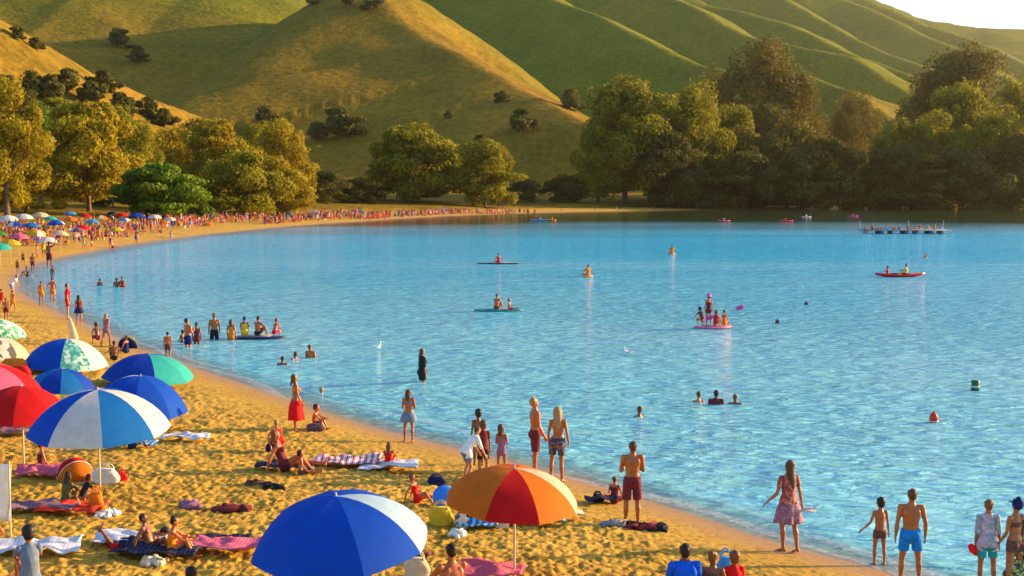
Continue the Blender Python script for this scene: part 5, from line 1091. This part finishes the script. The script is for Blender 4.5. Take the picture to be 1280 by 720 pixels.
for i, (a, b, l) in enumerate([(1008, 381, 'small dark float in the open water right of the pink raft'), (972, 404, 'tiny dark float left of the small dark one')]):
    q = water_pt(a, b); mb = MB(); mb.ell((0, 0, .06), (.13, .13, .12), None, 14, 8); mb.limb([(0, 0, .15), (0, 0, .24)], [.03, .02], 8); o = mb.build('float', plain('float_dark', (.04, .03, .05), .5)); o.location = q; tag(o, l, 'float')
def gull(px, py, label, yaw):
    q = water_pt(px, py); t = empty('seagull', q, R(yaw)); tag(t, label, 'bird', 'gulls on the water'); mb = MB(); W_ = plain('gull_white', (.75, .74, .7), .7)
    mb.sweep([((-.22, 0, .10), .015, .012, Vector((0, 1, 0)), Vector((0, 0, 1))), ((-.08, 0, .08), .07, .055, Vector((0, 1, 0)), Vector((0, 0, 1))), ((.06, 0, .09), .085, .075, Vector((0, 1, 0)), Vector((0, 0, 1))), ((.14, 0, .15), .045, .05, Vector((0, 1, 0)), Vector((0, 0, 1))), ((.16, 0, .23), .035, .04, Vector((0, 1, 0)), Vector((0, 0, 1)))], 12)
    mb.ell((.17, 0, .26), (.05, .04, .042), None, 10, 8); mb.build('body', W_, t)
    b = MB(); b.limb([(.21, 0, .255), (.27, 0, .245)], [.012, .004], 6); b.build('beak', plain('beak', (.7, .35, .03), .5), t)
    for s in (-1, 1): b = MB(); b.sweep([((.06, s * .08, .11), .03, .012, Vector((0, 0, 1)), Vector((0, 1, 0))), ((-.08, s * .075, .11), .035, .012, Vector((0, 0, 1)), Vector((0, 1, 0))), ((-.26, s * .02, .13), .012, .006, Vector((0, 0, 1)), Vector((0, 1, 0)))], 8); b.build('wing', plain('gull_grey', (.3, .3, .32), .7), t)
gull(473, 436, 'white gull floating left of the person in wet black clothes', 70); gull(785, 443, 'white gull floating in the open water above the single swimmer', 200)
# floating swim platform far right
q = water_pt(1130, 292); t = empty('swim_platform', q); tag(t, 'long floating platform with bathers far out at the right', 'platform'); k_ = q.y / FPX; L = 108 * k_
mb = MB(); mb.box((0, 0, .55), (L, 3.2, .14)); mb.build('deck', plain('deck_wood', (.28, .25, .24), .8, .2, 2), t)
for i in range(7): mb = MB(); mb.limb([(-L / 2 + L * (i + .5) / 7, -1.4, .22), (-L / 2 + L * (i + .5) / 7, 1.4, .22)], [.32, .32], 12); mb.build('pontoon', plain('pontoon', (.12, .14, .2) if i % 2 else (.5, .5, .5), .6), t)
for x in (-L / 2 + .2, L * .08, L / 2 - .2): mb = MB(); mb.limb([(x, 1.3, .6), (x, 1.3, 2.0)], [.05, .04], 8); mb.build('post', METAL, t)
mb = MB(); mb.limb([(L / 2 - .3, -1.6, .7), (L / 2 + .6, -1.8, -.1)], [.06, .06], 8); mb.limb([(L / 2 - .3, -1.2, .7), (L / 2 + .6, -1.4, -.1)], [.06, .06], 8); mb.build('ladder', METAL, t)
cl = ['pink', 'maroon', 'orange', 'sky', 'red', 'blue', 'mauve', 'orange', 'pink', 'white', 'red', 'sky']
for i in range(12):
    x = q.x - L / 2 + L * (i + .6) / 12.4; po = ['sit_legs', 'sit_knees', 'prone', 'sit_cross', 'sit_back'][i % 5]
    person((x, q.y - .6 + .5 * (i % 3), .62), 1.7, [80, -20, 90, 10, -70][i % 5], po, 'mf'[i % 2], ['red', 'fair', 'tan'][i % 3], None, [('swimsuit' if i % 2 else 'trunks', cl[i])], 'bather on the floating platform, %s from its left end' % ['first', 'second', 'third', 'fourth', 'fifth', 'sixth', 'seventh', 'eighth', 'ninth', 'tenth', 'eleventh', 'last'][i], vox=V3, group='bathers on the platform')
for a, b, L, c_, l in [(675, 276, 4.6, 'sky', 'pale blue boat moored by the far beach'), (905, 277, 2.8, 'pink', 'pink kayak near the far shore, left of the pair'), (982, 277, 3.4, 'red', 'red kayak near the far shore'), (1066, 271, 3.0, 'magenta', 'pinkish kayak near the far shore left of the platform'), (1008, 272, 2.6, 'white', 'small white boat near the far shore'), (690, 276, 2.0, 'orange', 'small orange dinghy right of the pale blue boat')]:
    q = water_pt(a, b); kayak(q, L, 1.3, 5, c_, l, 'boat', 'boat'); person((q.x, q.y, .1), 1.6, 30, 'paddle', 'm', 'red', ('short', 'dark'), [('shirt', c_)], 'paddler seated in the ' + l, vox=V3)

# ---------------------------------------------------------------- far parasols and the crowd on the far beach
FARP = [(10, 269, 30, 'white'), (31, 267, 28, 'white'), (50, 265, 26, 'cream'), (18, 277, 26, 'blue'), (40, 278, 26, 'cyan'), (70, 275, 26, 'royal'), (64, 270, 20, 'turq'), (88, 264, 20, 'sky'), (90, 271, 22, 'orange'), (116, 274, 20, 'sky'), (108, 267, 14, 'red'), (128, 269, 20, 'orange'),
 (47, 287, 32, 'yellow'), (76, 288, 26, 'cream'), (-2, 288, 24, 'green'), (0, 304, 18, 'turq'), (24, 291, 20, 'pink'), (13, 299, 16, 'yellow'), (153, 266, 20, 'red'), (140, 264, 14, 'navy'), (172, 266, 26, 'blue'), (194, 268, 20, 'white'), (213, 271, 13, 'cream'), (97, 284, 18, 'mauve'), (145, 284, 20, 'yellow'), (104, 281, 12, 'red'), (60, 296, 14, 'white'), (260, 278, 16, 'orange'), (156, 272, 18, 'sky'), (-20, 274, 28, 'orange')]
words = {'cream': 'cream', 'turq': 'turquoise', 'sky': 'light blue', 'royal': 'deep blue', 'cyan': 'mid blue'}
seen = {}
ordn = ['first', 'second', 'third', 'fourth', 'fifth', 'sixth', 'seventh']
for i, (a, b, w_, c_) in enumerate(sorted(FARP)):
    H_ = 2.1; zg = 1.15; Y_ = (CAMH - zg - H_) * FPX / (b - HOR)
    for _ in range(4): zg = float(sand_z(np.array([(a - 640) / FPX * Y_]), np.array([Y_]))[0]); Y_ = max(95, (CAMH - zg - H_) * FPX / (b - HOR))
    k = seen.get(c_, 0); seen[c_] = k + 1; nm = words.get(c_, c_)
    parasol(((a - 640) / FPX * Y_, Y_, zg), max(.95, w_ * .44 * Y_ / FPX), H_, [c_, c_, c_, 'white'] if i % 4 == 1 and c_ != 'white' else [c_], 'distant %s parasol on the crowded left beach, %s of its colour from the left' % (nm, ordn[k]), rz=i, dome=.5, ribs=False, group='parasols on the far beach', seg_=3, tilt=(random.uniform(-.1, .1), random.uniform(-.1, .1)))
for a, b, w_, c_, l in [(362, 273, 16, 'teal', 'small teal shade tent at the middle of the far beach'), (394, 271, 18, 'white', 'white shade tent on the far beach'), (450, 269, 14, 'slate', 'grey shade tent toward the thin end of the far beach'), (556, 266, 11, 'slate', 'grey blue shade tent at the end of the far beach')]:
    dome_tent(a, b - 1.5, w_, 1.25, [c_, c_], l, yaw=20)
# crowd figures: one mesh each (body, clothes, hair as materials)
def crowd_mesh(pose, bt, wear):
    me, J, zmin, zmax = get_body(pose, bt, .028); Vs = []; Fs = []; mi = []; b = 0
    def addm(m_, k):
        nonlocal b
        n = len(m_.vertices); a = np.empty(n * 3, np.float32); m_.vertices.foreach_get('co', a); Vs.append(a.reshape(-1, 3)); Fs.extend([tuple(v + b for v in p.vertices) for p in m_.polygons]); mi.extend([k] * len(m_.polygons)); b += n
    addm(me, 0)
    for k in wear:
        g = lathe_skirt(J, .42, .06) if k == 'wrap' else garment(me, J, bt, k)
        if g: addm(g, 1)
    addm(hair_mesh(J, bt, 'short' if bt != 'f' else 'shoulder', .022), 2)
    V_ = np.concatenate(Vs); V_[:, 2] -= zmin
    return mesh_np('crowd_person', V_, Fs, [SKIN['tan'], fab('red'), HAIR['dark']], True, mi)
CM = [(crowd_mesh('stand', 'm', ['trunks']), 'standing man in %s shorts', 1.75), (crowd_mesh('contrapposto', 'f', ['swimsuit']), 'standing woman in a %s swimsuit', 1.65), (crowd_mesh('walk', 'm', ['shirt', 'trunks']), 'walking man in %s clothes', 1.75),
      (crowd_mesh('hips', 'f', ['bikini_top', 'briefs']), 'hands on hips woman in %s bikini', 1.65), (crowd_mesh('side_arms', 'k', ['trunks']), 'child in %s shorts', 1.25), (crowd_mesh('sit_knees', 'f', ['swimsuit']), 'seated woman in %s', 1.65),
      (crowd_mesh('sit_back', 'm', ['trunks']), 'man in %s shorts sitting back', 1.75), (crowd_mesh('bend', 'f', ['shirt', 'wrap']), 'bending woman in a %s dress', 1.65), (crowd_mesh('wave', 'm', ['long_trunks']), 'arm raising man in %s shorts', 1.75)]
CC = ['red', 'blue', 'white', 'black', 'orange', 'pink', 'navy', 'yellow', 'teal', 'maroon', 'mauve', 'turq', 'sky', 'green']
def zone(px): return 'left far beach' if px < 75 else 'beach by the golden tree' if px < 150 else 'beach by the round green tree' if px < 260 else 'middle far beach' if px < 380 else 'thin end of the beach' if px < 620 else 'right shore'
def crowd_person(px, py, rr):
    q = ground(px, py); i = rr.choice([0, 1, 2, 3, 4, 0, 1, 5, 6, 7, 8, 3]); me, lab, H = CM[i]; c_ = rr.choice(CC); s = H / 1.75 * rr.uniform(.93, 1.07)
    o = obj('person', me); sk = rr.choice(['tan', 'red', 'brown', 'fair', 'red']); hr_ = rr.choice(['dark', 'brown', 'brown', 'blond'])
    for k, m_ in enumerate((SKIN[sk], fab(c_), HAIR[hr_])): o.material_slots[k].link = 'OBJECT'; o.material_slots[k].material = m_
    o.location = q - Vector((0, 0, .02)); o.scale = (s, s, s); o.rotation_euler = (0, 0, rr.uniform(0, 6.28))
    nm = words.get(c_, c_); zn = zone(px); CROWD.append(o); tag(o, 'distant %s, %s' % (lab % nm, zn), 'person', 'crowd on the far beach')
CROWD = []; rr = random.Random(11); cnt = 0
def shore_y(px):
    best = 262
    for (a, b), (c_, d_) in zip(SH_PX[29:], SH_PX[30:]):
        if a <= px <= c_: best = b + (d_ - b) * (px - a) / (c_ - a)
    if px < 17: best = 332
    return best
NCROWD = 165
while cnt < NCROWD:
    u = rr.random(); px = -15 + 600 * u ** 1.15
    ys_ = min(shore_y(px), 322 - .0 * px); band = 26 if px < 120 else 17 if px < 200 else 10 if px < 330 else 5 if px < 450 else 2.5
    top_ = ys_ - (9 if px < 330 else 3.5 if px < 450 else 1.2); top_ = min(top_, 311)
    py = top_ - band * rr.random() ** .8
    if py < 267: py = 267 + rr.random() * 1.5
    crowd_person(px, py, rr); cnt += 1
# the rest of the packed crowd, past the count that can be told apart
def far_stuff(n):
    Vs = []; Fs = []; mi = []; b = 0; cl = ['red', 'white', 'navy', 'orange', 'pink', 'blue', 'mauve', 'maroon']
    mats = [SKIN['red'], SKIN['tan'], HAIR['dark']] + [fab(c) for c in cl]; src = []
    for me, lab, H in CM:
        d = me.copy(); o = bpy.data.objects.new('t', d); col.objects.link(o); m_ = o.modifiers.new('d', 'DECIMATE'); m_.ratio = .22
        dg = bpy.context.evaluated_depsgraph_get(); e = bpy.data.meshes.new_from_object(o.evaluated_get(dg)); bpy.data.objects.remove(o)
        a = np.empty(len(e.vertices) * 3, np.float32); e.vertices.foreach_get('co', a); src.append((a.reshape(-1, 3).copy(), [tuple(p.vertices) for p in e.polygons], [p.material_index for p in e.polygons], H))
    for k in range(n):
        v, f, m_, H = src[rr.randrange(len(src))]; u = rr.random(); px = (-15 + 590 * u ** 1.1) if k < n * .75 else 400 + 270 * u; ys_ = min(shore_y(px), 322); band = 30 if px < 120 else 22 if px < 200 else 13 if px < 330 else 6 if px < 450 else 3
        py = max(267, min(ys_ - (10 if px < 330 else 4 if px < 450 else 1.3), 308) - band * rr.random()); q = ground(px, py); an = rr.uniform(0, 6.28); s_ = H / 1.75 * rr.uniform(.9, 1.05); c, sn = math.cos(an) * s_, math.sin(an) * s_
        w_ = np.stack([v[:, 0] * c - v[:, 1] * sn + q.x, v[:, 0] * sn + v[:, 1] * c + q.y, v[:, 2] * s_ + q.z - .02], -1); Vs.append(w_); ci = 3 + rr.randrange(len(cl)); sk = rr.randrange(2)
        Fs.extend([tuple(i + b for i in t_) for t_ in f]); mi.extend([sk if j == 0 else ci if j == 1 else 2 for j in m_]); b += len(v)
    tag(obj('distant_crowd', mesh_np('distant_crowd', np.concatenate(Vs), Fs, mats, True, mi)), 'packed crowd of bathers filling the far beach', 'crowd', kind='stuff')
far_stuff(840)
for px in np.linspace(600, 1270, 16): crowd_person(px + rr.uniform(-15, 15), shore_y(px) - .45, rr)
for a, b in [(99, 307), (105, 313), (115, 312), (138, 311), (141, 310), (170, 304), (172, 306), (214, 301), (107, 309), (55, 322), (34, 345), (47, 322)]: crowd_person(a, b, rr)
# look-alikes in the crowd are told apart by their order from the left
by = {}
for o in CROWD: by.setdefault(o['label'], []).append(o)
for lb, os_ in by.items():
    if len(os_) > 1:
        os_.sort(key=lambda o: o.location.x / o.location.y); nms = ['left', 'right'] if len(os_) == 2 else ['left', 'middle', 'right'] if len(os_) == 3 else ordn
        for o, n_ in zip(os_, nms): o['label'] = lb + (', %s one' % n_ if len(os_) < 4 else ', %s from left' % n_)
